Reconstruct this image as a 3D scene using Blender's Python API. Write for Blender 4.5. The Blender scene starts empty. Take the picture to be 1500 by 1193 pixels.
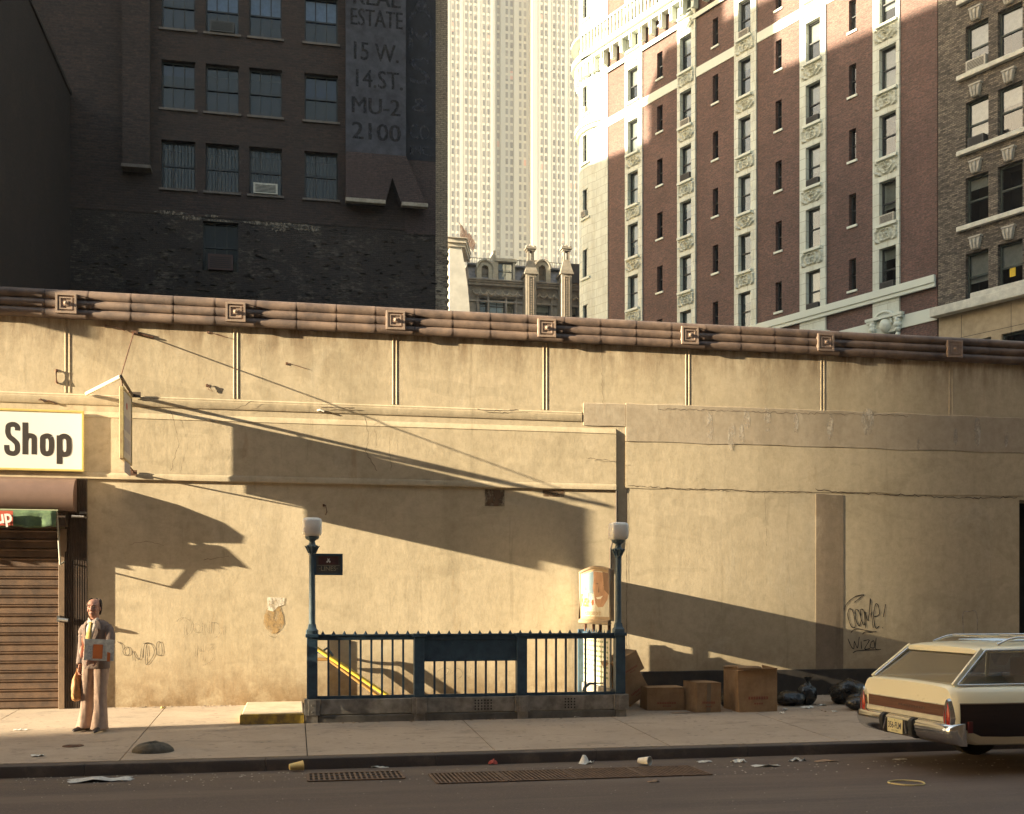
import bpy, bmesh, math, random
from mathutils import Vector, Matrix, noise
random.seed(7)
R = math.radians
scene = bpy.context.scene
col = scene.collection
# ---------------------------------------------------------------- camera model
TH = R(11.35); F = 1595.0; HZ = 885.0; CH = 1.85
FW = Vector((math.sin(TH), math.cos(TH), 0)); RT = Vector((math.cos(TH), -math.sin(TH), 0))
def ray(x, y): return FW + RT*((x-750)/F) + Vector((0, 0, (HZ-y)/F))
def atY(x, y, Y):
    d = ray(x, y); t = Y/d.y; return Vector((d.x*t, Y, CH+d.z*t))
def atX(x, y, X):
    d = ray(x, y); t = X/d.x; return Vector((X, d.y*t, CH+d.z*t))
def plane(x, y, p0, n):
    d = ray(x, y); o = Vector((0, 0, CH)); t = (p0-o).dot(n)/d.dot(n); return o+d*t
KY = 12.37
def swz(Y): return .13+.04*(Y-KY)
def rdz(Y): return max(0, min(KY-Y, 5))*.018 if Y < KY else 0
def onwalk(x, y): return plane(x, y, Vector((0, KY, .13)), Vector((0, -.04, 1)))
def onroad(x, y): return plane(x, y, Vector((0, KY, 0)), Vector((0, .018, 1)))
# ---------------------------------------------------------------- materials
def _n(nt, t, **k):
    n = nt.nodes.new(t)
    for a, b in k.items(): setattr(n, a, b)
    return n
def c4(c): return (c[0], c[1], c[2], 1)
def mixc(nt, fac, a, b, mode='MIX'):
    m = _n(nt, 'ShaderNodeMix', data_type='RGBA', blend_type=mode)
    for sock, v in ((m.inputs[0], fac), (m.inputs[6], a), (m.inputs[7], b)):
        if isinstance(v, (int, float)): sock.default_value = v
        elif isinstance(v, tuple): sock.default_value = c4(v)
        else: nt.links.new(v, sock)
    return m.outputs[2]
def math_(nt, op, a, b=0.5):
    m = _n(nt, 'ShaderNodeMath', operation=op)
    for s, v in zip(m.inputs, (a, b)):
        if isinstance(v, (int, float)): s.default_value = v
        else: nt.links.new(v, s)
    return m.outputs[0]
def ramp(nt, fac, lo, hi, a=(0,0,0), b=(1,1,1)):
    r = _n(nt, 'ShaderNodeValToRGB'); r.color_ramp.elements[0].position = lo; r.color_ramp.elements[1].position = hi
    r.color_ramp.elements[0].color = c4(a); r.color_ramp.elements[1].color = c4(b)
    nt.links.new(fac, r.inputs[0]); return r.outputs[0]
def nz(nt, vec, scale, detail=4, rough=.6, stretch=None, dist=0):
    if stretch:
        mp = _n(nt, 'ShaderNodeMapping'); mp.inputs['Scale'].default_value = stretch
        nt.links.new(vec, mp.inputs[0]); vec = mp.outputs[0]
    n = _n(nt, 'ShaderNodeTexNoise'); n.inputs['Scale'].default_value = scale
    n.inputs['Detail'].default_value = detail; n.inputs['Roughness'].default_value = rough
    n.inputs['Distortion'].default_value = dist
    nt.links.new(vec, n.inputs['Vector']); return n.outputs[0]
def newmat(name):
    m = bpy.data.materials.new(name); m.use_nodes = True; nt = m.node_tree
    b = nt.nodes['Principled BSDF']; tc = _n(nt, 'ShaderNodeTexCoord')
    return m, nt, b, tc.outputs['Object']
def bump(nt, b, h, strength, dist):
    n = _n(nt, 'ShaderNodeBump'); n.inputs['Strength'].default_value = strength
    n.inputs['Distance'].default_value = dist; nt.links.new(h, n.inputs['Height'])
    nt.links.new(n.outputs[0], b.inputs['Normal']); return n
MC = {}
def mat(name, c, rough=.6, metal=0, var=.2, scale=6, bmp=0, bscale=40, c2=None, spec=.5, stretch=None, coat=0, emit=None, lo=.35, hi=.65):
    if name in MC: return MC[name]
    m, nt, b, vec = newmat(name)
    f = nz(nt, vec, scale, 5, .62, stretch)
    d = c2 if c2 else tuple(v*(1-var) for v in c)
    f2 = ramp(nt, f, lo, hi)
    cc = mixc(nt, f2, tuple(c), tuple(d))
    nt.links.new(cc, b.inputs['Base Color'])
    rr = math_(nt, 'MULTIPLY_ADD', f, .25); nt.nodes[-1].inputs[2].default_value = max(0, rough-.12)
    nt.links.new(rr, b.inputs['Roughness'])
    b.inputs['Metallic'].default_value = metal; b.inputs['Specular IOR Level'].default_value = spec
    b.inputs['Coat Weight'].default_value = coat
    if bmp: bump(nt, b, nz(nt, vec, bscale, 4), .6, bmp)
    MC[name] = m; return m
def brickmat(name, c1, c2, mortar, w=.2, h=.075, ms=.006, rough=.85, big=(.0,), light=None, lightamt=0, lo=.55, hi=.7, bd=.006, stain=None):
    m, nt, b, vec = newmat(name)
    s = _n(nt, 'ShaderNodeSeparateXYZ'); nt.links.new(vec, s.inputs[0])
    xy = math_(nt, 'ADD', s.outputs[0], s.outputs[1])
    cb = _n(nt, 'ShaderNodeCombineXYZ'); nt.links.new(xy, cb.inputs[0]); nt.links.new(s.outputs[2], cb.inputs[1])
    br = _n(nt, 'ShaderNodeTexBrick'); nt.links.new(cb.outputs[0], br.inputs['Vector'])
    br.inputs['Color1'].default_value = c4(c1); br.inputs['Color2'].default_value = c4(c2); br.inputs['Mortar'].default_value = c4(mortar)
    br.inputs['Scale'].default_value = 1; br.inputs['Mortar Size'].default_value = ms; br.inputs['Brick Width'].default_value = w
    br.inputs['Row Height'].default_value = h; br.inputs['Bias'].default_value = -.1
    f = nz(nt, vec, .45, 6, .65)
    out = mixc(nt, ramp(nt, f, .3, .75), (1,1,1), (.62,.6,.6)); out = mixc(nt, 1.0, br.outputs[0], out, 'MULTIPLY')
    g = ramp(nt, nz(nt, vec, 7, 3, .75, (1, 1, 2.5)), .3, .7); g2 = mixc(nt, g, (.42,.42,.42), (1.7,1.64,1.6)); out = mixc(nt, 1.0, out, g2, 'MULTIPLY')
    if light:
        ln = math_(nt, 'MULTIPLY_ADD', nz(nt, vec, 5.5, 8, .72, (.55, .55, 1.8)), .6); nt.nodes[-1].inputs[2].default_value = 0; ln = math_(nt, 'ADD', ln, math_(nt, 'MULTIPLY', nz(nt, vec, .7, 4, .6), .4))
        lf = ramp(nt, ln, lo, hi)
        lf = math_(nt, 'MULTIPLY', lf, lightamt)
        out = mixc(nt, lf, out, light)
    nt.links.new(out, b.inputs['Base Color']); b.inputs['Roughness'].default_value = rough
    hh = math_(nt, 'ADD', br.outputs[1], nz(nt, vec, 30, 3)); hh = math_(nt, 'MULTIPLY', hh, -1)
    bump(nt, b, hh, .6, bd)
    MC[name] = m; return m
def glassmat(name, tint=(.5,.55,.6), refl=.16, rough=.03, clear=.8):
    m = bpy.data.materials.new(name); m.use_nodes = True; nt = m.node_tree; nt.nodes.clear()
    o = _n(nt, 'ShaderNodeOutputMaterial'); tr = _n(nt, 'ShaderNodeBsdfTransparent'); tr.inputs[0].default_value = c4(tint)
    gl = _n(nt, 'ShaderNodeBsdfGlossy'); gl.inputs['Roughness'].default_value = rough; gl.inputs[0].default_value = (1,1,1,1)
    tc = _n(nt, 'ShaderNodeTexCoord'); bn = _n(nt, 'ShaderNodeBump'); bn.inputs['Strength'].default_value = .25; bn.inputs['Distance'].default_value = .01
    nt.links.new(nz(nt, tc.outputs['Object'], 1.6, 2), bn.inputs['Height']); nt.links.new(bn.outputs[0], gl.inputs['Normal'])
    lw = _n(nt, 'ShaderNodeLayerWeight'); lw.inputs[0].default_value = .35
    k = math_(nt, 'MULTIPLY_ADD', lw.outputs[1], .35); nt.nodes[-1].inputs[2].default_value = refl
    mx = _n(nt, 'ShaderNodeMixShader'); nt.links.new(k, mx.inputs[0]); nt.links.new(tr.outputs[0], mx.inputs[1]); nt.links.new(gl.outputs[0], mx.inputs[2])
    nt.links.new(mx.outputs[0], o.inputs[0]); MC[name] = m; return m
# ---------------------------------------------------------------- mesh builder
ORG = {}
class MB:
    def __init__(s): s.v = []; s.f = []; s.mi = []; s.m = 0
    def add(s, vs, fs):
        o = len(s.v); s.v += [tuple(v) for v in vs]
        for f in fs: s.f.append([o+i for i in f]); s.mi.append(s.m)
        return s
    def box(s, x0, x1, y0, y1, z0, z1):
        return s.add([(x0,y0,z0),(x1,y0,z0),(x1,y1,z0),(x0,y1,z0),(x0,y0,z1),(x1,y0,z1),(x1,y1,z1),(x0,y1,z1)],
            [(0,3,2,1),(4,5,6,7),(0,1,5,4),(1,2,6,5),(2,3,7,6),(3,0,4,7)])
    def quad(s, a, b, c, d): return s.add([a,b,c,d], [(0,1,2,3)])
    def poly(s, pts): return s.add(pts, [tuple(range(len(pts)))])
    def xform(s, M, start=0):
        for i in range(start, len(s.v)): s.v[i] = tuple(M @ Vector(s.v[i]))
        return s
    def prism(s, pts, vec):   # polygon extruded by vec
        n = len(pts); a = [Vector(p) for p in pts]; b = [p+Vector(vec) for p in a]
        return s.add(a+b, [tuple(range(n))[::-1], tuple(range(n, 2*n))]+[(i, (i+1) % n, n+(i+1) % n, n+i) for i in range(n)])
    def loft(s, rings, cap=True, closed=True):
        n = len(rings[0]); vs = [v for r in rings for v in r]; fs = []
        for i in range(len(rings)-1):
            for j in range(n if closed else n-1):
                k = (j+1) % n; fs.append((i*n+j, i*n+k, (i+1)*n+k, (i+1)*n+j))
        if cap: fs.append(tuple(range(n))[::-1]); fs.append(tuple(range((len(rings)-1)*n, len(rings)*n)))
        return s.add(vs, fs)
    def tube(s, pts, r, n=8, cap=True):
        pts = [Vector(p) for p in pts]; rs = r if isinstance(r, (list, tuple)) else [r]*len(pts); rings = []; ref = None
        for i, p in enumerate(pts):
            t = ((pts[min(i+1, len(pts)-1)]-p).normalized()+(p-pts[max(i-1, 0)]).normalized()).normalized()
            if ref is None: ref = Vector((0,0,1)) if abs(t.z) < .9 else Vector((1,0,0))
            a = t.cross(ref).normalized(); b = t.cross(a).normalized(); ref = -b if False else ref
            if abs(t.dot(ref)) > .95: ref = a
            rings.append([p+a*(rs[i]*math.cos(2*math.pi*k/n))+b*(rs[i]*math.sin(2*math.pi*k/n)) for k in range(n)])
        return s.loft(rings, cap)
    def lathe(s, prof, c, n=16, sq=0):
        rings = []
        for r, z in prof:
            ring = []
            for k in range(n):
                a = 2*math.pi*(k+.5)/n; q = 1
                if sq: q = 1/max(abs(math.cos(a)), abs(math.sin(a)))**sq
                ring.append((c[0]+r*q*math.cos(a), c[1]+r*q*math.sin(a), c[2]+z))
            rings.append(ring)
        return s.loft(rings)
    def ribbon(s, pts, w, nrm=(0,-1,0), closed=False):
        pts = [Vector(p) for p in pts]; nrm = Vector(nrm); L = []; n = len(pts)
        for i, p in enumerate(pts):
            if closed: t0 = p-pts[i-1]; t1 = pts[(i+1) % n]-p
            else:
                t0 = p-pts[i-1] if i else pts[1]-p; t1 = pts[i+1]-p if i < n-1 else t0
            t0 = t0.normalized(); t1 = t1.normalized(); t = (t0+t1)
            t = t.normalized() if t.length > 1e-6 else t1
            k = t.cross(nrm).normalized(); c = max(.5, t.dot(t1)); ww = (w[i] if isinstance(w, (list, tuple)) else w)/2/c
            L.append((p+k*ww, p-k*ww))
        vs = [q for pr in L for q in pr]; fs = [(2*i, 2*i+1, 2*i+3, 2*i+2) for i in range(n-1)]
        if closed: fs.append((2*n-2, 2*n-1, 1, 0))
        return s.add(vs, fs)
    def slab(s, x0, x1, z0, z1, holes, yf, yb):  # facade sheet in XZ with holes and reveals
        xs = sorted({x0, x1, *[min(max(h[k], x0), x1) for h in holes for k in (0, 1)]}); zs = sorted({z0, z1, *[min(max(h[k], z0), z1) for h in holes for k in (2, 3)]})
        def hole(cx, cz): return any(h[0] < cx < h[1] and h[2] < cz < h[3] for h in holes)
        for i in range(len(xs)-1):
            run = None
            for j in range(len(zs)-1):
                if xs[i+1]-xs[i] < 1e-5: continue
                if not hole((xs[i]+xs[i+1])/2, (zs[j]+zs[j+1])/2):
                    s.quad((xs[i],yf,zs[j]), (xs[i+1],yf,zs[j]), (xs[i+1],yf,zs[j+1]), (xs[i],yf,zs[j+1]))
        for h in holes:
            a, b, c, d = max(h[0],x0), min(h[1],x1), max(h[2],z0), min(h[3],z1)
            if a >= b or c >= d: continue
            s.quad((a,yf,c),(a,yf,d),(a,yb,d),(a,yb,c)); s.quad((b,yf,d),(b,yf,c),(b,yb,c),(b,yb,d))
            s.quad((a,yf,d),(b,yf,d),(b,yb,d),(a,yb,d)); s.quad((a,yf,c),(a,yb,c),(b,yb,c),(b,yf,c))
        for (p, q) in (((x0,yf),(x0,yb)), ((x1,yb),(x1,yf))):
            s.quad((p[0],p[1],z0),(p[0],p[1],z1),(q[0],q[1],z1),(q[0],q[1],z0))
        s.quad((x0,yf,z1),(x1,yf,z1),(x1,yb,z1),(x0,yb,z1)); s.quad((x0,yb,z0),(x1,yb,z0),(x1,yf,z0),(x0,yf,z0))
        return s
    def mesh(s, name, mats, smooth=False, off=(0,0,0)):
        me = bpy.data.meshes.new(name); o = Vector(off)
        me.from_pydata([Vector(v)-o for v in s.v], [], s.f)
        for m in (mats if isinstance(mats, (list, tuple)) else [mats]): me.materials.append(m)
        for p, i in zip(me.polygons, s.mi): p.material_index = i
        bm = bmesh.new(); bm.from_mesh(me); bmesh.ops.recalc_face_normals(bm, faces=bm.faces); bm.to_mesh(me); bm.free()
        if smooth:
            for p in me.polygons: p.use_smooth = True
            me.set_sharp_from_angle(angle=R(smooth if smooth > 1 else 38))
        return me
    def build(s, name, mats, parent=None, smooth=False, bevel=0, local=False):
        o = bpy.data.objects.new(name, None)
        off = ORG.get(parent.name, (0,0,0)) if (parent and not local) else (0,0,0)
        me = s.mesh(name, mats, smooth, off)
        bpy.data.objects.remove(o); o = bpy.data.objects.new(name, me); col.objects.link(o)
        if parent: o.parent = parent
        ORG[o.name] = tuple(off) if parent else (0,0,0)
        if bevel:
            b = o.modifiers.new('bevel', 'BEVEL'); b.width = bevel; b.segments = 2; b.limit_method = 'ANGLE'; b.angle_limit = R(40)
        return o
def build_split(mb, name, mats, parent=None, **k):
    n = len(mb.v); par = list(range(n))
    def fd(a):
        while par[a] != a: par[a] = par[par[a]]; a = par[a]
        return a
    for f in mb.f:
        for v in f[1:]: par[fd(v)] = fd(f[0])
    grp = {}
    for f, m in zip(mb.f, mb.mi): grp.setdefault(fd(f[0]), []).append((f, m))
    for fs in grp.values():
        q = MB(); ids = sorted({v for f, _ in fs for v in f}); ix = {v: i for i, v in enumerate(ids)}
        q.v = [mb.v[i] for i in ids]; q.f = [[ix[v] for v in f] for f, _ in fs]; q.mi = [m for _, m in fs]; q.build(name, mats, parent, **k)
def thing(name, label, cat, loc, rz=0, group=None):
    o = bpy.data.objects.new(name, None); col.objects.link(o); o.empty_display_size = .1
    o.location = loc; o.rotation_euler = (0,0,rz); ORG[o.name] = tuple(loc); tag(o, label, cat, group); return o
def tag(o, label, cat, group=None):
    o['label'] = label; o['category'] = cat
    if group: o['group'] = group
    return o
def struct(o, kind='structure'): o['kind'] = kind; return o
def recenter(o, loc):  # put a top-level mesh's origin at its base
    l = Vector(loc)
    for v in o.data.vertices: v.co -= l
    o.location = l; return o
def text_mb(mb, txt, M, size=1, off=0, sx=1):
    cu = bpy.data.curves.new('t', 'FONT'); cu.body = txt; cu.size = size; cu.offset = off; cu.align_x = 'CENTER'; cu.align_y = 'CENTER'
    cu.resolution_u = 3
    o = bpy.data.objects.new('t', cu); col.objects.link(o); bpy.context.view_layer.update()
    me = bpy.data.meshes.new_from_object(o)
    mb.add([M @ Vector((v.co.x*sx, v.co.y, 0)) for v in me.vertices], [tuple(p.vertices) for p in me.polygons])
    bpy.data.objects.remove(o); bpy.data.curves.remove(cu); bpy.data.meshes.remove(me)
def catmull(pts, k=6, closed=False):
    P = [Vector(p) for p in pts]; out = []; n = len(P)
    rng = range(n) if closed else range(n-1)
    for i in rng:
        a = P[i-1] if (i or closed) else P[0]; b = P[i]; c = P[(i+1) % n]; d = P[(i+2) % n] if (closed or i+2 < n) else P[-1]
        for j in range(k):
            t = j/k; out.append(.5*((2*b)+(c-a)*t+(2*a-5*b+4*c-d)*t*t+(3*b-a-3*c+d)*t**3))
    if not closed: out.append(P[-1])
    return out
# ---------------------------------------------------------------- palette
def plaster(name, base, dark, patches=1.0, drips=True):
    m, nt, b, vec = newmat(name)
    big = nz(nt, vec, .55, 6, .65); c = mixc(nt, ramp(nt, big, .3, .72), base, dark)
    pt = nz(nt, vec, .9, 3, .5, (.6,1,1), 1.5); c = mixc(nt, math_(nt, 'MULTIPLY', ramp(nt, pt, .56, .58), .22), c, tuple(v*.72 for v in dark))
    ln = nz(nt, vec, 4.5, 5, .7, (1,1,.07)); c = mixc(nt, math_(nt, 'MULTIPLY', ramp(nt, ln, .60, .72), .45), c, tuple(v*.55 for v in dark))
    st = nz(nt, vec, 1.7, 5, .6, (1, 1, .13)); c = mixc(nt, math_(nt, 'MULTIPLY', ramp(nt, st, .52, .78), .36*patches), c, tuple(v*.62 for v in dark))
    wh = nz(nt, vec, 1.1, 7, .7, (1,1,.55), .8); c = mixc(nt, math_(nt, 'MULTIPLY', ramp(nt, wh, .58, .68), .25), c, (.62,.54,.42))
    rs = nz(nt, vec, 1.3, 6, .7, (1.4,1,.35)); c = mixc(nt, math_(nt, 'MULTIPLY', ramp(nt, rs, .63, .72), .35*patches), c, (.30,.17,.075))
    sp = nz(nt, vec, 14, 6, .75); c = mixc(nt, math_(nt, 'MULTIPLY', ramp(nt, sp, .6, .78), .4), c, tuple(v*.5 for v in dark))
    s = _n(nt, 'ShaderNodeSeparateXYZ'); nt.links.new(vec, s.inputs[0])
    if drips:  # soot below the coping and splashed grime along the pavement
        up = _n(nt, 'ShaderNodeMapRange'); up.inputs[1].default_value = 4.75; up.inputs[2].default_value = 5.72; nt.links.new(s.outputs[2], up.inputs[0])
        dr = math_(nt, 'MULTIPLY', math_(nt, 'POWER', up.outputs[0], 2.2), ramp(nt, nz(nt, vec, 3.2, 6, .7, (1,1,.22)), .38, .60))
        c = mixc(nt, math_(nt, 'MULTIPLY', dr, .85), c, (.15,.085,.04))
        lo = _n(nt, 'ShaderNodeMapRange'); lo.inputs[1].default_value = 1.15; lo.inputs[2].default_value = -.05; nt.links.new(s.outputs[2], lo.inputs[0])
        gr = math_(nt, 'MULTIPLY', math_(nt, 'POWER', lo.outputs[0], 1.6), ramp(nt, nz(nt, vec, 2.4, 8, .75), .30, .56))
        c = mixc(nt, math_(nt, 'MULTIPLY', gr, .95), c, (.20,.12,.055))
    nt.links.new(c, b.inputs['Base Color']); b.inputs['Roughness'].default_value = .9; b.inputs['Specular IOR Level'].default_value = .2
    c = mixc(nt, 1.0, c, mixc(nt, ramp(nt, nz(nt, vec, 7, 9, .82), .3, .7), (.80,.785,.76), (1.16,1.16,1.15)), 'MULTIPLY'); nt.links.new(c, b.inputs['Base Color'])
    h = math_(nt, 'ADD', math_(nt, 'MULTIPLY', nz(nt, vec, 1.6, 2, .5, (1,1,.35)), .45), math_(nt, 'MULTIPLY', nz(nt, vec, 14, 7, .68, (1,1,.6)), .17))
    h = math_(nt, 'ADD', h, math_(nt, 'MULTIPLY', nz(nt, vec, 90, 3, .6), .03))
    bump(nt, b, h, .5, .03); MC[name] = m; return m
PL = plaster('cream_plaster', (.56,.46,.325), (.455,.37,.25))
PL2 = plaster('cream_plaster_patched', (.48,.395,.30), (.38,.305,.22), 1.3)
PLR = plaster('repair_plaster', (.30,.23,.165), (.20,.155,.11), 1.5, False)
CLAY = mat('clay_coping', (.155,.105,.078), .5, var=.45, scale=4, bmp=.002, bscale=30, c2=(.065,.044,.036))
M_blue = mat('blue_iron_paint', (.042,.085,.125), .45, var=.4, scale=9, bmp=.002, bscale=50, c2=(.025,.05,.08))
M_grey = mat('grey_iron_paint', (.30,.27,.235), .6, var=.5, scale=7, bmp=.003, bscale=40, c2=(.14,.12,.10))
M_conc = mat('concrete_dark', (.15,.13,.11), .9, var=.4, scale=5, bmp=.006, bscale=25)
M_yel = mat('yellow_paint', (.70,.50,.05), .55, var=.25, scale=8, bmp=.002, c2=(.50,.33,.05))
M_yel2 = mat('worn_yellow_kerb', (.52,.34,.05), .8, scale=6, bmp=.005, c2=(.22,.14,.05), lo=.42, hi=.6)
M_black = mat('black_matte', (.012,.011,.011), .8)
M_int = mat('dark_interior', (.018,.018,.020), .9)
M_white = mat('white_sign_face', (.80,.77,.70), .35, var=.05, scale=2)
M_ink = mat('sign_ink', (.035,.025,.02), .5)
M_syel = mat('sign_yellow', (.60,.45,.14), .45, var=.15, scale=8)
M_steel = mat('steel', (.5,.5,.5), .35, 1, var=.3)
M_rust = mat('rust', (.16,.07,.035), .85, var=.5, scale=12, bmp=.003, c2=(.07,.035,.02))
M_wood = mat('old_timber', (.50,.42,.30), .8, scale=8)
M_paper = mat('paper_litter', (.72,.69,.62), .8, var=.15, scale=15)
M_stone = mat('limestone_trim', (.62,.60,.52), .8, var=.25, scale=3, bmp=.006, bscale=14, c2=(.44,.43,.38))
M_sill = mat('stone_sill', (.13,.105,.09), .8, var=.3, scale=5)
M_alum = mat('air_conditioner_case', (.45,.42,.36), .5, var=.3, scale=9)
M_alumd = mat('dark_air_conditioner', (.035,.033,.033), .6)
M_frame = mat('window_frame_dark', (.025,.027,.03), .5)
M_blind = mat('window_blind', (.50,.47,.36), .8, var=.2, scale=4)
G = glassmat('window_glass', (.5,.55,.6), .05); GD = glassmat('sooty_glass', (.35,.42,.5), .05, .12)
# ================================================================ ground
g = MB(); g.quad((-900,-700,-.12),(900,-700,-.12),(900,1500,-.12),(-900,1500,-.12))
struct(g.build('ground', mat('far_ground', (.10,.09,.08), .9)))
def asphalt():
    m, nt, b, vec = newmat('asphalt')
    big = nz(nt, vec, .6, 6, .65, (.35,1,1)); c = mixc(nt, ramp(nt, big, .3, .75), (.115,.078,.060), (.066,.047,.038))
    fine = nz(nt, vec, 42, 5, .8); c = mixc(nt, math_(nt, 'MULTIPLY', ramp(nt, fine, .56, .68), .7), c, (.24,.19,.15)); c = mixc(nt, math_(nt, 'MULTIPLY', ramp(nt, nz(nt, vec, 25, 5, .8), .58, .66), .5), c, (.035,.026,.022))
    tr = nz(nt, vec, .9, 6, .7, (.12,1.6,1)); c = mixc(nt, math_(nt, 'MULTIPLY', ramp(nt, tr, .50, .66), .6), c, (.16,.115,.088))
    s = _n(nt, 'ShaderNodeSeparateXYZ'); nt.links.new(vec, s.inputs[0])
    mr = _n(nt, 'ShaderNodeMapRange'); mr.inputs[1].default_value = 11.2; mr.inputs[2].default_value = 12.37; nt.links.new(s.outputs[1], mr.inputs[0])
    gut = math_(nt, 'MULTIPLY', mr.outputs[0], ramp(nt, nz(nt, vec, 4, 7, .72, (.5,1,1)), .4, .62)); c = mixc(nt, math_(nt, 'MULTIPLY', gut, .6), c, (.17,.12,.075))
    nt.links.new(c, b.inputs['Base Color']); b.inputs['Roughness'].default_value = .82
    bump(nt, b, math_(nt, 'ADD', nz(nt, vec, 160, 3), math_(nt, 'MULTIPLY', nz(nt, vec, 9, 4), .8)), .8, .006); return m
ASP = asphalt()
ys = [3.2, 4, 5, 6, KY-5, 8.5, 10, 11.5, KY]
def road_z(y): return rdz(y) if y >= KY-5 else .09-(KY-5-y)*.018
g = MB()
for a, b_ in zip(ys[:-1], ys[1:]): g.quad((-260,a,road_z(a)),(260,a,road_z(a)),(260,b_,road_z(b_)),(-260,b_,road_z(b_)))
struct(g.build('road', ASP))
def walkmat():
    m, nt, b, vec = newmat('sidewalk_concrete')
    big = nz(nt, vec, .8, 7, .68); c = mixc(nt, ramp(nt, big, .3, .7), (.42,.325,.24), (.33,.25,.18))
    st = nz(nt, vec, 2.6, 8, .75, (.6,1.2,1), .6); c = mixc(nt, math_(nt, 'MULTIPLY', ramp(nt, st, .52, .68), .6), c, (.15,.115,.09))
    sp = nz(nt, vec, 26, 6, .8, (.7,1.3,1)); c = mixc(nt, math_(nt, 'MULTIPLY', ramp(nt, sp, .55, .68), .55), c, (.11,.09,.075))
    gum = _n(nt, 'ShaderNodeTexVoronoi'); gum.inputs['Scale'].default_value = 5.5; nt.links.new(vec, gum.inputs['Vector'])
    c = mixc(nt, math_(nt, 'MULTIPLY', ramp(nt, gum.outputs[0], .13, .17, (1,1,1), (0,0,0)), .5), c, (.10,.08,.07))
    nt.links.new(c, b.inputs['Base Color']); b.inputs['Roughness'].default_value = .88
    bump(nt, b, math_(nt, 'ADD', nz(nt, vec, 70, 4), nz(nt, vec, 6, 5)), .6, .006); return m
WALK = walkmat()
jx = [onwalk(x, 1090).x for x in (196, 449, 715, 976, 1243)]
jx = [jx[0]-2.05*k for k in range(60, 0, -1)]+jx+[jx[-1]+2.1*k for k in range(1, 60)]
SX0, SX1, SY0, SY1 = .37, 4.48, 15.26, 16.94     # stair pit
g = MB()
def slabtop(x0, x1, y0, y1):
    g.add([(x0,y0,swz(y0)-.10),(x1,y0,swz(y0)-.10),(x1,y1,swz(y1)-.10),(x0,y1,swz(y1)-.10),(x0,y0,swz(y0)),(x1,y0,swz(y0)),(x1,y1,swz(y1)),(x0,y1,swz(y1))],
        [(4,5,6,7),(0,1,5,4),(1,2,6,5),(2,3,7,6),(3,0,4,7)])
for a, b_ in zip(jx[:-1], jx[1:]):
    a += .006; b_ -= .006; y0 = KY+.152
    if b_ <= SX0 or a >= SX1: slabtop(a, b_, y0, 17.05)
    else:
        slabtop(a, b_, y0, SY0); slabtop(a, b_, SY1, 17.05)
        if a < SX0: slabtop(a, SX0, SY0, SY1)
        if b_ > SX1: slabtop(SX1, b_, SY0, SY1)
struct(g.build('sidewalk', WALK))
g = MB()
for (x0,x1,y0,y1) in ((-260,SX0,KY+.14,17.05),(SX1,260,KY+.14,17.05),(SX0,SX1,KY+.14,SY0)):
    g.quad((x0,y0,swz(y0)-.018),(x1,y0,swz(y0)-.018),(x1,y1,swz(y1)-.018),(x0,y1,swz(y1)-.018))
struct(g.build('sidewalk_bed', mat('joint_dirt', (.04,.032,.026), .95)))
g = MB()
kx = [-120+1.9*k for k in range(125)]
def kz(y): return swz(y)
for a, b_ in zip(kx[:-1], kx[1:]):
    pr = [(KY,-.15),(KY+.148,-.15),(KY+.148,.132),(KY+.03,.13),(KY+.008,.122),(KY,.105)]
    g.prism([(a+.003,y,z) for y, z in pr], (b_-a-.006,0,0))
struct(g.build('kerb', mat('kerb_stone', (.055,.042,.038), .55, scale=4, bmp=.006, c2=(.12,.09,.07), lo=.5, hi=.75), smooth=30))
g = MB(); g.box(-260,260,-4,3.2,-.1,.13); struct(g.build('far_sidewalk', WALK))
# stairs down into the station
g = MB()
for k in range(11):
    x0 = SX0+.37*k; g.box(x0, x0+.37, SY0+.02, SY1-.02, -3.2, .23-.17*(k+1))
st = g.build('stairs', M_conc, bevel=.01); tag(st, 'concrete steps going down behind the blue iron railing', 'stairs'); recenter(st, (SX0, SY0, -3.2))
g = MB(); g.quad((SX0,SY0,-3.2),(SX1,SY0,-3.2),(SX1,SY0,swz(SY0)-.004),(SX0,SY0,swz(SY0)-.004)); g.quad((SX0,SY1,-3.2),(SX1,SY1,-3.2),(SX1,SY1,swz(SY1)-.004),(SX0,SY1,swz(SY1)-.004))
g.quad((SX1,SY0,-3.2),(SX1,SY1,-3.2),(SX1,SY1,swz(SY1)-.004),(SX1,SY0,swz(SY0)-.004)); struct(g.build('stair_pit', M_conc))
# ================================================================ the plaster wall
W = thing('plaster_wall', 'long sunlit cream plaster street wall with clay tile coping along its top', 'wall', (4,17,.3))
OX = 12.5; OZ = 3.68
g = MB(); g.slab(-8.48, 60, .1, 6.12, [(OX,15.4,-.2,OZ)], 17.0, 17.6); g.box(-8.48,60,17.6,28,5.2,5.6)
g.build('wall_face', PL, W)
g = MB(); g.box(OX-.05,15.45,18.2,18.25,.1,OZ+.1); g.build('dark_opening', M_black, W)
g = MB(); g.box(-8.47,SX0+.0,16.93,17.0-.002,.25,.3)   # tiny foot
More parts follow.
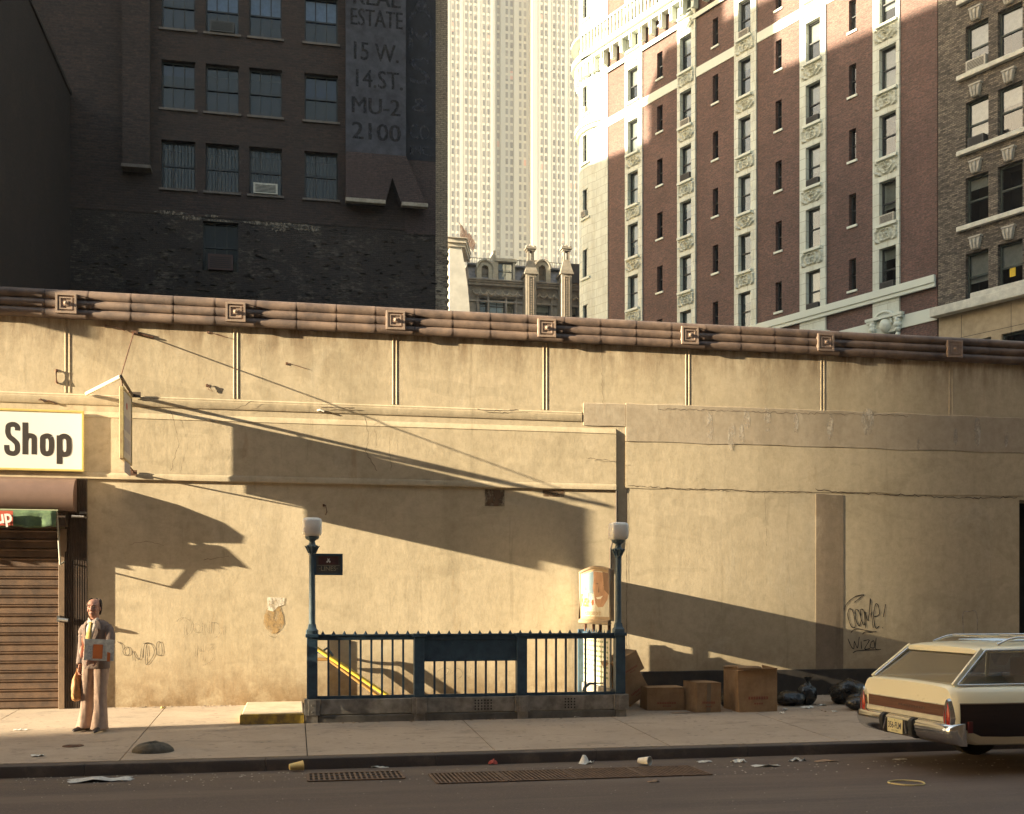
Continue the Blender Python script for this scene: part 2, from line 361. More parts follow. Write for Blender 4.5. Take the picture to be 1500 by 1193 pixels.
# fascia band with mouldings
bx1 = atY(903, 650, 16.955).x
g = MB(); g.box(-8.4,bx1,16.972,17.002,3.80,4.60)
g.prism([(-8.4,17.002,3.70),(-8.4,16.966,3.70),(-8.4,16.963,3.765),(-8.4,16.966,3.772),(-8.4,16.972,3.798),(-8.4,17.002,3.798)], (bx1+8.4,0,0))
g.prism([(-8.4,17.002,4.602),(-8.4,16.972,4.602),(-8.4,16.967,4.61),(-8.4,16.972,4.63),(-8.4,17.002,4.70)], (bx1+8.4,0,0))
g.build('fascia_band', PL, W, smooth=30)
lx1 = atY(852, 608, 17).x
g = MB(); g.prism([(-8.4,17.002,4.79),(-8.4,16.992,4.79),(-8.4,16.986,4.80),(-8.4,16.984,4.90),(-8.4,16.990,4.905),(-8.4,16.988,4.93),(-8.4,17.002,4.95)], (lx1+8.4,0,0))
g.build('ledge_moulding', PL, W, smooth=30)
def rough_sheet(mb, x0, x1, z0, z1, yf, j=.02, step=.18, yb=17.002):
    n = max(2, int((x1-x0)/step)); T = []; B = []
    for i in range(n+1):
        x = x0+(x1-x0)*i/n; T.append((x, z1+j*noise.noise(Vector((x*1.7,z1,3)))*1.5)); B.append((x, z0+j*noise.noise(Vector((x*1.9,z0,8)))*1.5))
    for i in range(n):
        mb.add([(B[i][0],yf,B[i][1]),(B[i+1][0],yf,B[i+1][1]),(T[i+1][0],yf,T[i+1][1]),(T[i][0],yf,T[i][1]),
                (B[i][0],yb,B[i][1]-.002),(B[i+1][0],yb,B[i+1][1]-.002),(T[i+1][0],yb,T[i+1][1]+.01),(T[i][0],yb,T[i][1]+.01)],
               [(0,1,2,3),(0,4,5,1),(3,2,6,7)]+([(0,3,7,4)] if i == 0 else [])+([(1,5,6,2)] if i == n-1 else []))
g = MB(); rough_sheet(g, bx1+.17, 30, 4.50, 5.11, 16.985, .012); rough_sheet(g, lx1+.03, bx1+.16, 4.74, 5.09, 16.989, .02)
g.build('repaired_band', PL2, W)
g = MB(); rough_sheet(g, bx1+.17, 30, 3.74, 4.492, 16.992, .02); g.build('lower_band', PL, W)
g = MB(); rough_sheet(g, atY(1195,800,17).x, atY(1235,800,17).x, .75, 3.70, 16.993, .02, .05)
g.build('plaster_patch', PLR, W)
g = MB(); rough_sheet(g, bx1+.1, OX-2.2, .2, .74, 16.982, .006, .3); g.build('black_plinth', mat('black_plinth_paint', (.022,.018,.016), .8, scale=5, c2=(.05,.04,.033)), W)
g = MB(); g.box(OX-2.17, OX+.0, 16.982, 17.001, .2, .72); g.build('brown_plinth', mat('brown_plinth_paint', (.13,.05,.03), .8, scale=5), W)
# coping of three clay rolls with joints
g = MB(); X_k = [-3.26-2.405*k for k in (2,1)]+[-3.26+2.405*k for k in range(0,14)]
seg = 2.405/4; x = -8.4; rows = [(6.115,16.975,.074),(6.25,16.98,.074),(6.385,16.99,.08)]
k0 = -3.26-2.405*2-.3
for (z, y, r) in rows:
    sx = -3.26-2.405*2-.30
    for i in range(64):
        a = sx+seg*i; b_ = a+seg-.003; dz = random.uniform(-.0015,.0015)
        g.tube([(a,y,z+dz),(a+.012,y,z+dz),(b_-.035,y,z+dz),(b_-.03,y,z+dz),(b_,y,z+dz)], [r-.003,r,r,r+.0015,r], 18)
g.build('tile_coping', CLAY, W, smooth=50)
g = MB(); g.box(-8.48,60,16.985,17.5,6.045,6.40); g.build('coping_core', mat('coping_mortar', (.09,.06,.045), .9), W)
def rosette_mesh():
    g = MB(); s = .145
    g.box(-s,s,-.05,.06,-s,s)
    for q, w, y in ((s,.03,-.066),(.09,.018,-.062)):
        for (a,b_,c,d) in ((-q,q,q-w,q),(-q,q,-q,-q+w),(-q,-q+w,-q+w,q-w),(q-w,q,-q+w,q-w)): g.box(a,b_,y,-.0501,c,d)
    g.box(-.035,.035,-.06,-.0502,-.035,.035)
    n0 = len(g.v); g.lathe([(.001,-.0),(.02,.002),(.028,.015),(.022,.032),(.001,.04)], (0,0,0), 10); g.xform(Matrix.Translation((0,-.058,0)) @ Matrix.Rotation(R(90),4,'X'), n0)
    return g.mesh('rosette', mat('rosette_clay', (.36,.26,.20), .6, var=.3, scale=12), 30)
rm = rosette_mesh(); RB = MB()
M_rib = PL2
for i, x in enumerate(X_k):
    o = bpy.data.objects.new('rosette', rm); col.objects.link(o); o.parent = W; o.location = Vector((x, 16.935, 6.245))-W.location
    zb = 4.96 if x < 5 else 5.10
    g = MB()
    for dx in (-.028, .028):
        n = 8; g.prism([(x+dx+.011*math.cos(math.pi*k/n), 17.0-.006*math.sin(math.pi*k/n), zb) for k in range(n+1)], (0,0,6.03-zb))
    g.build('panel_rib', PL, W, smooth=50)
# cracks
g = MB()
def crack(px, w=.006, Y=16.9965, jit=1.2):
    pts = []
    for (a, b_) in zip(px[:-1], px[1:]):
        n = max(2, int(math.hypot(a[0]-b_[0], a[1]-b_[1])/4))
        for i in range(n): t = i/n; pts.append(atY(a[0]+(b_[0]-a[0])*t+random.uniform(-jit,jit), a[1]+(b_[1]-a[1])*t+random.uniform(-jit,jit), Y))
    pts.append(atY(px[-1][0], px[-1][1], Y)); g.ribbon(pts, [w*random.uniform(.4,1.3) for _ in pts])
crack([(535,612),(540,640),(536,662),(552,690)], .007, 16.953); crack([(862,672),(903,676)], .007, 16.953); crack([(570,640),(573,690)], .004, 16.953)
crack([(345,600),(362,592),(372,588)], .008, 16.96); crack([(190,798),(215,792),(240,800)], .005); crack([(300,820),(335,815)], .006)
crack([(1195,717),(1240,722),(1300,724),(1400,730),(1490,729)], .012, 16.989, 1.6); crack([(920,712),(1000,716),(1100,720),(1190,722)], .008, 16.989, 1.2)
crack([(965,600),(1010,600),(1075,603),(1200,606),(1330,610)], .006, 16.982, 1.6)
crack([(918,650),(918,1000)], .008, 16.994, .5); crack([(1120,720),(1123,800)], .003, 16.994)
crack([(880,490),(884,600)], .004); crack([(380,500),(384,560)], .003); crack([(250,600),(262,650),(250,690)], .005, 16.953)
crack([(700,600),(720,602),(760,601)], .012, 16.964, .8); crack([(470,597),(520,598)], .012, 16.964, .8)
g.build('crack', mat('crack_shadow', (.07,.045,.03), .95), W)
# white scuffs, drips on the repaired band
g = MB()
for (x, y, w, h) in ((1040,625,5,44),(1072,640,6,40),(1094,615,5,28),(1086,636,4,30),(1124,615,5,36),(1166,620,4,32),(1216,625,5,40),(1271,618,9,42),(1400,640,3,26),(1432,632,5,44),(1474,640,3,30),(1345,650,2,20)):
    pts = []; n = 12
    for i in range(n):
        a = 2*math.pi*i/n; k = 1+.45*noise.noise(Vector((x,i*.7,2))); pts.append(atY(x+w*k*math.cos(a), y+h/2*k*math.sin(a), 16.9835))
    g.poly(pts)
def chalkmat(name, c, thr=.5):
    m, nt, b, vec = newmat(name); nt.nodes['Principled BSDF'].inputs['Base Color'].default_value = c4(c); b.inputs['Roughness'].default_value = .9
    n = nz(nt, vec, 9, 6, .7, (1,1,.6)); nt.links.new(ramp(nt, n, thr-.06, thr+.16), b.inputs['Alpha']); MC[name] = m; return m
g.build('lime_streak', chalkmat('lime_streaks', (.56,.48,.38), .47), W)
# dark stains under the fascia
g = MB()
for (x0,x1,y0,y1) in ((710,739,716,742),(795,826,717,728)):
    a = atY(x0,y0,16.9962); b_ = atY(x1,y1,16.9962); g.quad((a.x,a.y,b_.z),(b_.x,a.y,b_.z),(b_.x,a.y,a.z-.01),(a.x,a.y,a.z-.01))
g.build('stain', chalkmat('rust_stain', (.13,.075,.04), .4), W)
g = MB()
pts = [atY(401+14*math.cos(a)*(1+.2*math.sin(3*a)), 903+26*math.sin(a), 16.9962) for a in [2*math.pi*k/14 for k in range(14)]]; g.poly(pts)
g.build('glue_stain', chalkmat('glue_stain', (.42,.27,.12), .42), W)
g = MB(); g.poly([atY(x,y,16.9952) for x, y in ((391,875),(417,876),(416,886),(407,889),(400,896),(392,894))]); g.build('torn_poster_scrap', chalkmat('torn_paper', (.78,.70,.58), .4), W)
# lettering scrawled on the wall
def scrawl(strokes, w, m, Y=16.9955, name='graffiti'):
    g = MB()
    for s_ in strokes:
        p = catmull([atY(x, y, Y) for x, y in s_], 5); n = len(p)
        g.ribbon(p, [w*(.65+.5*abs(math.sin(i*.7+len(s_)))) for i in range(n)])
    return g.build(name, m, W)
pen = mat('faded_marker', (.17,.14,.10), .9, var=.4, scale=20)
def P(ox, oy, s, pts): return [(ox+x*s, oy+y*s) for x, y in pts]
# DONDI (large faded) / 143 : crop coordinates /5 + (150,870)
C = lambda pts: [(150+x/5, 870+y/5) for x, y in pts]
scrawl([C([(110,350),(145,375),(150,410)]), C([(165,395),(150,420),(165,450),(195,445),(200,410),(185,390),(165,395)]), C([(225,490),(222,420),(250,470),(275,475),(285,400)]),
        C([(300,470),(310,370),(350,365),(380,410),(370,460),(320,520),(318,450)]), C([(325,380),(330,455)]), C([(300,365),(345,360)]), C([(400,445),(400,362),(430,362),(436,445),(398,447)])], .010, pen)
pen2 = chalkmat('very_faded_marker', (.27,.225,.155), .47)
scrawl([C([(545,205),(570,180),(610,178),(650,215),(640,280),(590,320)]), C([(600,190),(605,300)]), C([(685,215),(665,245),(680,280),(710,275),(715,235),(685,215)]), C([(738,300),(735,215),(780,290),(785,205)]),
        C([(800,290),(805,205)]), C([(795,215),(840,215),(862,260),(850,300),(830,320)]), C([(885,205),(890,300)]), C([(590,345),(598,352)])], .009, pen2)
scrawl([C([(685,365),(680,470)]), C([(705,375),(712,420),(740,415)]), C([(742,365),(740,490)]), C([(770,375),(820,372),(780,420),(810,440),(800,490),(740,525)])], .009, pen2)
D = lambda pts: [(900+x/3.75, 840+y/3.75) for x, y in pts]
spray = mat('black_spray', (.018,.015,.014), .8)
scrawl([D([(1262,205),(1275,170),(1320,130),(1370,118),(1350,135),(1318,160)]), D([(1290,195),(1282,230),(1300,290),(1322,295),(1318,240),(1305,200),(1290,195)]), D([(1325,200),(1325,250),(1345,290),(1355,250),(1340,205),(1325,200)]),
        D([(1352,200),(1355,250),(1372,285),(1378,240),(1365,200),(1352,200)]), D([(1380,300),(1375,210),(1395,260),(1405,140),(1412,220),(1422,300)]), D([(1425,240),(1455,225),(1450,180),(1435,170),(1425,230),(1435,300),(1455,290)]),
        D([(1490,170),(1478,240)]), D([(1472,298),(1474,302)]), D([(1300,325),(1330,305),(1400,318),(1440,322)])], .014, spray)
scrawl([D([(1283,360),(1300,400),(1315,415),(1318,375),(1335,410),(1345,350)]), D([(1355,375),(1358,415)]), D([(1362,335),(1380,322),(1420,328)]), D([(1368,372),(1400,368),(1375,415),(1405,412)]), D([(1412,375),(1405,405),(1428,408),(1425,372),(1412,378)]), D([(1438,355),(1435,415),(1465,418)]),
        D([(1310,438),(1340,425),(1450,420)])], .014, spray)
chalk = chalkmat('chalk_line', (.40,.34,.28), .42)
E = lambda pts: [(1180+x/4.1125, 840+y/4.1125) for x, y in pts]
scrawl([E([(955,390),(948,245),(985,232),(1030,240),(1035,395)])], .016, chalk)
scrawl([C([(1215,275),(1220,305),(1255,318),(1295,305),(1300,275)])], .008, pen2)
scrawl([[(640+a, 985+b_) for a, b_ in q] for q in (((0,0),(8,-6),(18,-4),(12,6),(4,10)), ((22,2),(30,-6),(38,2),(30,10),(24,4)), ((40,-4),(46,8),(50,-6)))], .010, pen2)
# small hardware on the wall, each its own thing
def hook(px, py, name, label, pts, r=.008, m=None, Y=17.0):
    p = atY(px, py, Y); t = MB(); t.tube([(p.x+a, Y-d*.5, p.z+c) for a, d, c in pts], r*.8, 6); t.box(p.x+pts[0][0]-.015,p.x+pts[0][0]+.015,Y-.008,Y-.001,p.z+pts[0][2]-.02,p.z+pts[0][2]+.02)
    o = t.build(name, m or M_rust); recenter(o, (p.x,Y,p.z)); tag(o, label, 'bracket'); return o
hook(155,478,'iron_hook','thin rusty rod on the wall just under the coping, between the first two square ornaments',[(0,0,0),(.02,.05,.0),(.15,.05,-.01),(.27,.03,-.06)])
hook(305,487,'iron_hook','thin rusty rod on the upper wall close to the second square ornament',[(0,0,0),(.02,.04,0),(.15,.03,-.04),(.29,.03,-.07)])
hook(420,533,'iron_hook','short bent wire on the upper wall, right of the second rib',[(0,0,0),(.05,.03,0),(.15,.03,-.03),(.3,.02,-.07)],.005)
hook(303,565,'iron_hook','small star of bent wire on the upper wall, left of the second rib',[(0,0,0),(.05,.05,.0),(.02,.05,-.06),(.09,.03,-.09),(.0,.04,.02)],.008)
hook(83,548,'iron_bracket','small rusty bracket box beside the first rib of the upper wall',[(0,0,.05),(0,.05,.05),(0,.05,-.12),(.02,.02,-.14)],.02)
hook(55,587,'iron_hook','knot of rusty wire on the ledge above the white shop sign',[(0,0,0),(.05,.05,.02),(.1,.03,-.02),(.16,.05,.0),(.28,.02,-.05)],.012)
hook(465,602,'loose_rag','small white rag caught on the ledge above the plain fascia',[(0,.03,0),(.04,.06,.01),(.1,.06,-.01)],.018,M_paper)
hook(474,750,'iron_hook','small rusty hook on the wall just above the left lamp globe',[(0,0,.1),(.03,.04,.1),(.05,.05,.0),(.03,.04,-.05)],.01)
# shaft of drain pipe under the fascia end
g = MB(); a = atY(904,720,16.95); b_ = atY(904,768,16.95)
g.tube([(a.x,16.985,a.z+.02),(a.x,16.985,3.1)], .014, 10); g.tube([(a.x-.1,16.985,2.75),(a.x-.1,16.985,2.35)], .014, 8); g.tube([(a.x,16.985,3.1),(a.x-.1,16.975,2.75)], .012, 6)
d = g.build('drain_pipe', mat('pipe_brown', (.05,.035,.026), .8), smooth=50); recenter(d, (a.x,16.985,2.35)); tag(d, 'thin dark drain pipe running down the wall behind the right lamp', 'pipe')
# ================================================================ shop at the left
S = thing('shuttered_shop', 'closed shop front with brown roll-down shutter and dark fluted frame', 'shop', (-4.2,17,.31))
def sx(x, Y=16.94): return atY(x, 900, Y).x
xR = sx(127); xs0 = -8.4; xg0 = sx(86); xg1 = sx(95)
M_brown = mat('brown_metal', (.075,.045,.028), .5, var=.35, scale=7, bmp=.002, c2=(.04,.026,.018))
M_shut = mat('shutter_metal', (.15,.088,.052), .5, 0, var=.45, scale=5, bmp=.002, c2=(.07,.042,.028))
g = MB(); n = 9; w = (xR-xg1)/n
for k in range(n):
    a = xg1+w*k; g.prism([(a,17.002,.31),(a,16.955,.31),(a+w*.35,16.955,.31),(a+w*.45,16.94,.31),(a+w*.9,16.94,.31),(a+w,16.955,.31),(a+w,17.002,.31)], (0,0,3.38))
g.build('fluted_pilaster', M_brown, S)
g = MB(); z = .33; ztop = atY(40,778,16.97).z
while z < 3.1:
    pr = [(16.985,z),(16.968,z+.012),(16.972,z+.075),(16.975,z+.105),(16.955,z+.118),(16.955,z+.128),(16.985,z+.135)]
    g.prism([(xs0,y,zz) for y, zz in pr]+[(xs0,16.999,z+.135),(xs0,16.999,z)], (xg0-xs0,0,0)); z += .137
g.build('roller_shutter', M_shut, S, smooth=30)
g = MB(); g.box(xg0,xg1-.001,16.92,17.0,.31,atY(90,795,16.93).z); g.box(xg0+.02,xg1+.03,16.91,16.919,2.62,2.95); g.build('shutter_guide', mat('guide_metal', (.20,.13,.08), .5, var=.3), S, bevel=.004)
pz = atY(93,907,16.9).z; px_ = sx(93)
g = MB(); g.tube([(px_-.06,16.90,pz),(px_+.08,16.88,pz-.02)], .028, 10); g.box(px_-.08,px_-.04,16.88,16.921,pz-.04,pz+.05); g.build('padlock', M_steel, S, smooth=40)
# rolled hood above the shutter
g = MB(); hx1 = atY(108,720,16.7).x
pr = [(17.0,3.69),(16.90,3.69),(16.78,3.64),(16.68,3.52),(16.635,3.38),(16.64,3.27),(16.70,3.20),(17.0,3.19)]
g.prism([(xs0,y,z) for y, z in pr], (hx1-xs0,0,0)); g.build('shutter_hood', mat('hood_paint', (.17,.105,.08), .42, var=.2, scale=4), S, smooth=40)
g = MB(); g.box(hx1+.05,hx1+.14,16.86,16.94,3.17,3.2); g.tube([(hx1-.03,16.72,3.12),(hx1+.12,16.78,3.12)], .02, 8); g.tube([(hx1+.12,16.78,3.12),(hx1+.12,16.98,3.12)], .014, 8); g.build('hood_bracket', M_steel, S)
# awning
g = MB(); g.box(xs0,hx1-.12,16.74,16.98,2.98,3.188); g.build('hood_shadow_fill', M_brown, S)  # box added under the hood to close a gap in its cast shadow
A = thing('folded_awning', 'folded green canvas awning with a red soft drink patch hanging under the hood', 'awning', (-4,16.9,3.0))
ax1 = atY(82,760,16.62).x
g = MB(); n = 60
top = 3.19; Y0 = 16.66
rows = []
for j in range(6):
    row = []
    for i in range(n+1):
        t = i/n; x = xs0+(ax1-xs0)*t; f = .5+.5*math.sin(x*13+1.2*math.sin(x*5)); s_ = j/5
        row.append((x, Y0-.02-.05*f*s_+.02*math.sin(x*31)*s_, top-s_*(.22+.035*abs(math.sin(x*6.6+.6)))))
    rows.append(row)
g.loft(rows, False, False)
aw = g.build('valance', mat('green_canvas', (.10,.16,.07), .85, scale=9, bmp=.004, c2=(.05,.085,.05)), A, smooth=60)
sd = aw.modifiers.new('s', 'SOLIDIFY'); sd.thickness = .008
g = MB(); px0 = atY(-70,760,16.58).x; px1 = atY(19,760,16.58).x
g.quad((px0,16.575,2.965),(px1,16.575,2.965),(px1,16.575,3.175),(px0,16.575,3.175))
rp = g.build('drink_patch', mat('red_canvas', (.50,.075,.035), .7), A); sd = rp.modifiers.new('s', 'SOLIDIFY'); sd.thickness = .006
g = MB(); Mt = Matrix.Translation((atY(0,760,16.56).x,16.566,3.075)) @ Matrix.Rotation(R(90),4,'X') @ Matrix.Rotation(R(8),4,'Z')
text_mb(g, '7up', Mt, .26, .006, .8); g.build('lettering', M_white, A)
g = MB(); g.tube([(xs0,16.66,3.195),(ax1+.02,16.66,3.195)], .013, 8); g.build('front_bar', mat('pale_green_bar', (.35,.38,.24), .5), A)
def arm(x):
    g = MB(); g.tube([(x,16.67,3.19),(x+.01,16.70,2.95),(x+.03,16.76,2.42)], .014, 8); g.tube([(x+.03,16.76,2.42),(x+.05,16.94,2.47)], .012, 8)
    g.build('awning_arm', mat('arm_grey', (.34,.31,.24), .5), A, smooth=50)
arm(ax1+.0); arm(xs0+.2)
# shop sign
sz0 = atY(60,690,16.92).z; sz1 = atY(60,600,16.92).z; sx1 = atY(123,650,16.92).x
SG = thing('shop_sign', 'white box sign with yellow rim reading Shop in heavy black letters', 'sign', (-4.3,16.93,sz0))
a0 = atY(0,655,16.92); zl = sz0-.0; zh = sz1
g = MB(); g.box(-6.6,sx1-.03,16.925,16.955,zl+.03,zh-.03); g.build('sign_face', M_white, SG)
g = MB()
for (a,b_,c,d) in ((-6.63,sx1,zh-.035,zh),(-6.63,sx1,zl,zl+.035),(sx1-.035,sx1,zl+.035,zh-.035),(-6.63,-6.595,zl+.035,zh-.035)): g.box(a,b_,16.915,16.957,c,d)
g.build('rim', M_syel, SG, bevel=.006)
# Shop lettering: heavy condensed strokes (unit = pixels of the photo)
g = MB()
SK = 0
def L(px, py): return atY(px, py, 16.923)
def st(pts, w, k=6, sm=True):
    p = [Vector((x,y,0)) for x, y in pts]; p = catmull(p, k) if sm else p
    global SK; SK += 1; q = [L(v.x, v.y)-Vector((0,.00025*SK-.0015,0)) for v in p]; g.ribbon(q, w*.0098)
# S
st([(25.5,631),(25.5,626),(22,622.5),(17,622),(12.5,624),(11.5,629),(11.5,634),(14,640),(20,645),(24.5,650),(25.5,656),(25,661),(21.5,664.3),(17,664.5),(12,662.5),(10,658),(9.7,652)], 7.4)
# h
st([(37,619),(37,666)], 8.2, 1, False); st([(37,646),(40,639.5),(45,638.5),(49.5,641),(50,648),(50,666)], 7.6, 4)
# o
st([(68,638.8),(63,641),(62.4,646),(62.4,657),(64,663),(68.5,665),(73.5,663),(75.2,657),(75.2,646),(73.5,641)], 7.6, 5); 
st([(73.5,641),(71.5,639.2),(68,638.8),(65,639.8)], 7.6, 3)
# p
st([(87,638),(87,680)], 8.0, 1, False); st([(87,645),(90,640.2),(95.5,639.3),(100,643),(101,648),(101,659),(99,664.5),(94,666),(90,664.5),(87,659)], 7.6, 4)
g.build('lettering', M_ink, SG)
# projecting blade sign with bracket
B = thing('blade_sign', 'narrow hanging sign with yellow edge seen almost edge-on beside the Shop sign', 'sign', (-2.35,16.5,3.75))
bx = -2.34; yo = 15.93; yi = 16.72; zt = 4.92; zb = 3.83
zt = atY(178,566,yo).z; zb = atY(178,672,yo).z
bx = atY(178,620,yo).x
g = MB(); g.box(bx-.02,bx+.02,yo+.02,yi,zb+.02,zt-.02); g.build('sign_panel', mat('blade_face', (.46,.41,.36), .5, var=.1), B)
g = MB()
for y0,y1,z0,z1 in ((yo,yo+.03,zb,zt),(yi,yi+.03,zb,zt),(yo+.03,yi,zb,zb+.03),(yo+.03,yi,zt-.03,zt)): g.box(bx-.03,bx+.03,y0,y1,z0,z1)
g.build('rim', mat('dull_yellow', (.46,.38,.17), .5, var=.3, scale=6, c2=(.30,.20,.10)), B, bevel=.006)
g = MB(); 
for k in range(3): z = zt-.38-.3*k; g.quad((bx+.0215,yo+.12,z),(bx+.0215,yi-.1,z),(bx+.0215,yi-.1,z-.2),(bx+.0215,yo+.12,z-.2))
g.build('faded_lettering', mat('blade_text', (.36,.32,.34), .6), B)
g = MB(); g.lathe([(.001,0),(.05,0),(.05,.003),(.001,.003)], (0,0,0), 12); g.xform(Matrix.Translation((bx+.0205,yo+.35,zt-.22)) @ Matrix.Rotation(R(90),4,'Y')); g.build('red_emblem', mat('red_emblem', (.45,.06,.06), .6), B)
# bracket: outer end, wall ends
tip = Vector((bx, yo-.06, atY(183,552,yo-.06).z)); wall_r = atY(203,580,16.98); wall_r.x += .03
wl = atY(127,577,16.97)
g = MB(); g.tube([tip, (bx, 16.97, wall_r.z+.0)], .024, 8); g.box(bx-.05,bx+.12,16.95,16.965,wall_r.z-.03,wall_r.z+.05)
g.build('bracket_arm', mat('arm_dark', (.10,.07,.05), .6), B, smooth=50)
g = MB(); g.tube([tip, wl], .028, 8); g.build('brace', mat('arm_cream', (.55,.47,.35), .6), B, smooth=50)
g = MB(); wt = atY(196,487,16.98); g.tube([tip, wt], .008, 6); g.box(wt.x-.02,wt.x+.06,16.955,16.999,wt.z-.03,wt.z+.02); g.tube([(wt.x,16.97,wt.z),(wt.x+.28,16.985,wt.z-.06)], .016, 6); g.build('guy_wire', M_rust, B)
g = MB(); g.tube([tip-Vector((0,-.05,0)), (bx, yo+.1, zt)], .008, 6); g.tube([(bx, 16.6, wall_r.z), (bx, 16.6, zt)], .008, 6); g.build('hanger', M_rust, B)
g = MB(); g.tube([(bx+.0,16.62,zb-.02),(bx+.03,16.8,zb-.06),(bx+.02,16.95,zb-.08)], .012, 6); g.box(bx-.03,bx+.07,16.93,16.952,zb-.12,zb-.04); g.build('lower_stay', M_rust, B)
# ================================================================ subway entrance
RY = 15.1; RX = [.25, 1.71, 3.165, 4.61]; bz = swz(RY)
E_ = thing('subway_railing', 'blue iron railing around the stairway down to the trains', 'railing', (2.4,RY,bz))
zr = atY(535,934,RY).z; zbr = atY(535,1020,RY).z; zt_ = atY(535,929,RY).z
for x in RX:
    g = MB(); g.box(x-.072,x+.072,RY-.07,RY+.07,zbr-.02,zr+.003); g.box(x-.09,x+.09,RY-.09,RY+.09,zr+.003,zr+.05); g.build('post', M_blue, E_, bevel=.006)
g = MB()
for a, b_ in zip(RX[:-1], RX[1:]): g.box(a+.0721,b_-.0721,RY-.035,RY+.035,zr-.035,zr+.02)
g.box(RX[0],RX[-1],RY-.05,RY+.05,zr+.021,zr+.045); g.build('top_rail', M_blue, E_, bevel=.004)
g = MB(); x = RX[0]
while x < RX[-1]:
    g.add([(x-.028,RY,zr+.044),(x,RY-.012,zr+.044),(x+.028,RY,zr+.044),(x,RY+.012,zr+.044),(x,RY,zr+.095)], [(0,1,4),(1,2,4),(2,3,4),(3,0,4)]); x += .145
g.build('spiked_crest', M_blue, E_)
for i, (a, b_) in enumerate(zip(RX[:-1], RX[1:])):
    n = 8
    for k in range(1, n+1):
        x = a+.072+(b_-a-.144)*k/(n+1)-.0; g = MB(); zz = zr-.03 if i != 1 else zr-.31
        g.box(x-.014,x+.014,RY-.014,RY+.014,zbr,zz); g.build('baluster', M_blue, E_)
    g = MB(); g.box(a+.0725,b_-.0725,RY-.03,RY+.03,zbr-.03,zbr+.012); g.build('bottom_rail', M_blue, E_)
g = MB(); g.box(RX[1]+.0725,RX[2]-.0725,RY-.022,RY+.022,zr-.32,zr-.036)
for (zz) in (zr-.33,): g.box(RX[1]+.0725,RX[2]-.0725,RY-.032,RY+.032,zz-.01,zz+.015)
for k in range(8):
    for zz in (zr-.09, zr-.27):
        x = RX[1]+.14+k*.168; g.box(x-.009,x+.009,RY-.03,RY-.021,zz-.009,zz+.009)
g.build('sign_board', M_blue, E_, bevel=.003)
# plinth: grey iron panels on a concrete curb
zp = atY(535,1047,RY-.1).z
for i, (a, b_) in enumerate(zip(RX[:-1], RX[1:])):
    g = MB(); g.box(a+.11,b_-.11,RY-.09,RY+.05,zp+.01,zbr-.032)
    if i == 1:
        pass
    if i == 2:
        for k in (1,2): xx = a+.11+(b_-a-.22)*k/3; g.box(xx-.008,xx+.008,RY-.096,RY-.09,zp+.02,zbr-.04)
    o = g.build('base_panel', M_grey, E_, bevel=.006)
    if i:
        g = MB()
        for q in range(6 if i == 1 else 4):
            for r_ in range(4):
                xx = (a+.78 if i == 1 else a+.62)+q*.045; zz = zp+.045+r_*.04; g.box(xx-.01,xx+.01,RY-.093,RY-.0905,zz-.01,zz+.01)
        g.build('vent_grille', M_black, o)
for x in RX:
    g = MB(); g.box(x-.105,x+.105,RY-.12,RY+.10,zp-.0,zbr-.025); g.box(x-.05,x+.05,RY-.14,RY-.121,zp+.0,zbr-.03); g.box(x-.075,x+.075,RY-.11,RY+.09,bz-.05,zp-.001)
    for zz in (zp+.05,zp+.14): g.lathe([(.001,0),(.014,0),(.012,.008),(.001,.01)], (0,0,0), 8); g.xform(Matrix.Translation((x,RY-.14,zz)) @ Matrix.Rotation(R(90),4,'X'), len(g.v)-32)
    g.build('post_base', M_grey, E_, bevel=.008)
g = MB(); g.box(RX[0]+.08,RX[-1]-.08,RY-.10,RY+.08,bz-.05,zp-.004); g.build('concrete_curb', M_conc, E_, bevel=.012)
# right hand side return of the railing
ex = RX[-1]-.07
g = MB(); g.box(ex-.03,ex+.03,RY+.0901,16.765,zr-.035,zr+.03); g.box(ex-.10,ex+.031,16.766,16.81,swz(16.8)-.02,zr+.06); g.build('side_rail', M_blue, E_, bevel=.005)
g = MB(); y = RY+.09
while y < 16.8:
    g.add([(ex,y-.028,zr+.031),(ex-.012,y,zr+.031),(ex,y+.028,zr+.031),(ex+.012,y,zr+.031),(ex,y,zr+.09)], [(0,1,4),(1,2,4),(2,3,4),(3,0,4)]); y += .145
g.build('side_crest', M_blue, E_)
g = MB(); g.box(ex-.015,ex+.015,RY+.2,16.765,.62,zr-.036); g.build('notice_panel', mat('notice_enamel', (.66,.62,.50), .4, var=.15, scale=9, c2=(.58,.52,.40)), E_)
g = MB(); z = zr-.12; k = 0
while z > .72:
    y = RY+.28
    while y < 16.7:
        w_ = random.uniform(.05,.13); g.quad((ex-.0165,y,z),(ex-.0165,y+w_,z),(ex-.0165,y+w_,z+.028),(ex-.0165,y,z+.028)); y += w_+.03
    z -= .075; k += 1
g.build('green_lettering', mat('green_enamel', (.20,.26,.12), .5), E_)
g = MB(); g.box(ex-.04,ex+.04,RY+.1,16.81,swz(16)-.08,.61); g.build('side_curb', M_grey, E_, bevel=.008)
g = MB(); p = atY(895,1006,15.5); g.tube([(4.1,15.5,.30),(4.2,15.5,.62),(4.28,15.5,.68),(4.55,15.5,.68)], .022, 8); g.build('side_handrail', M_blue, E_, smooth=50)
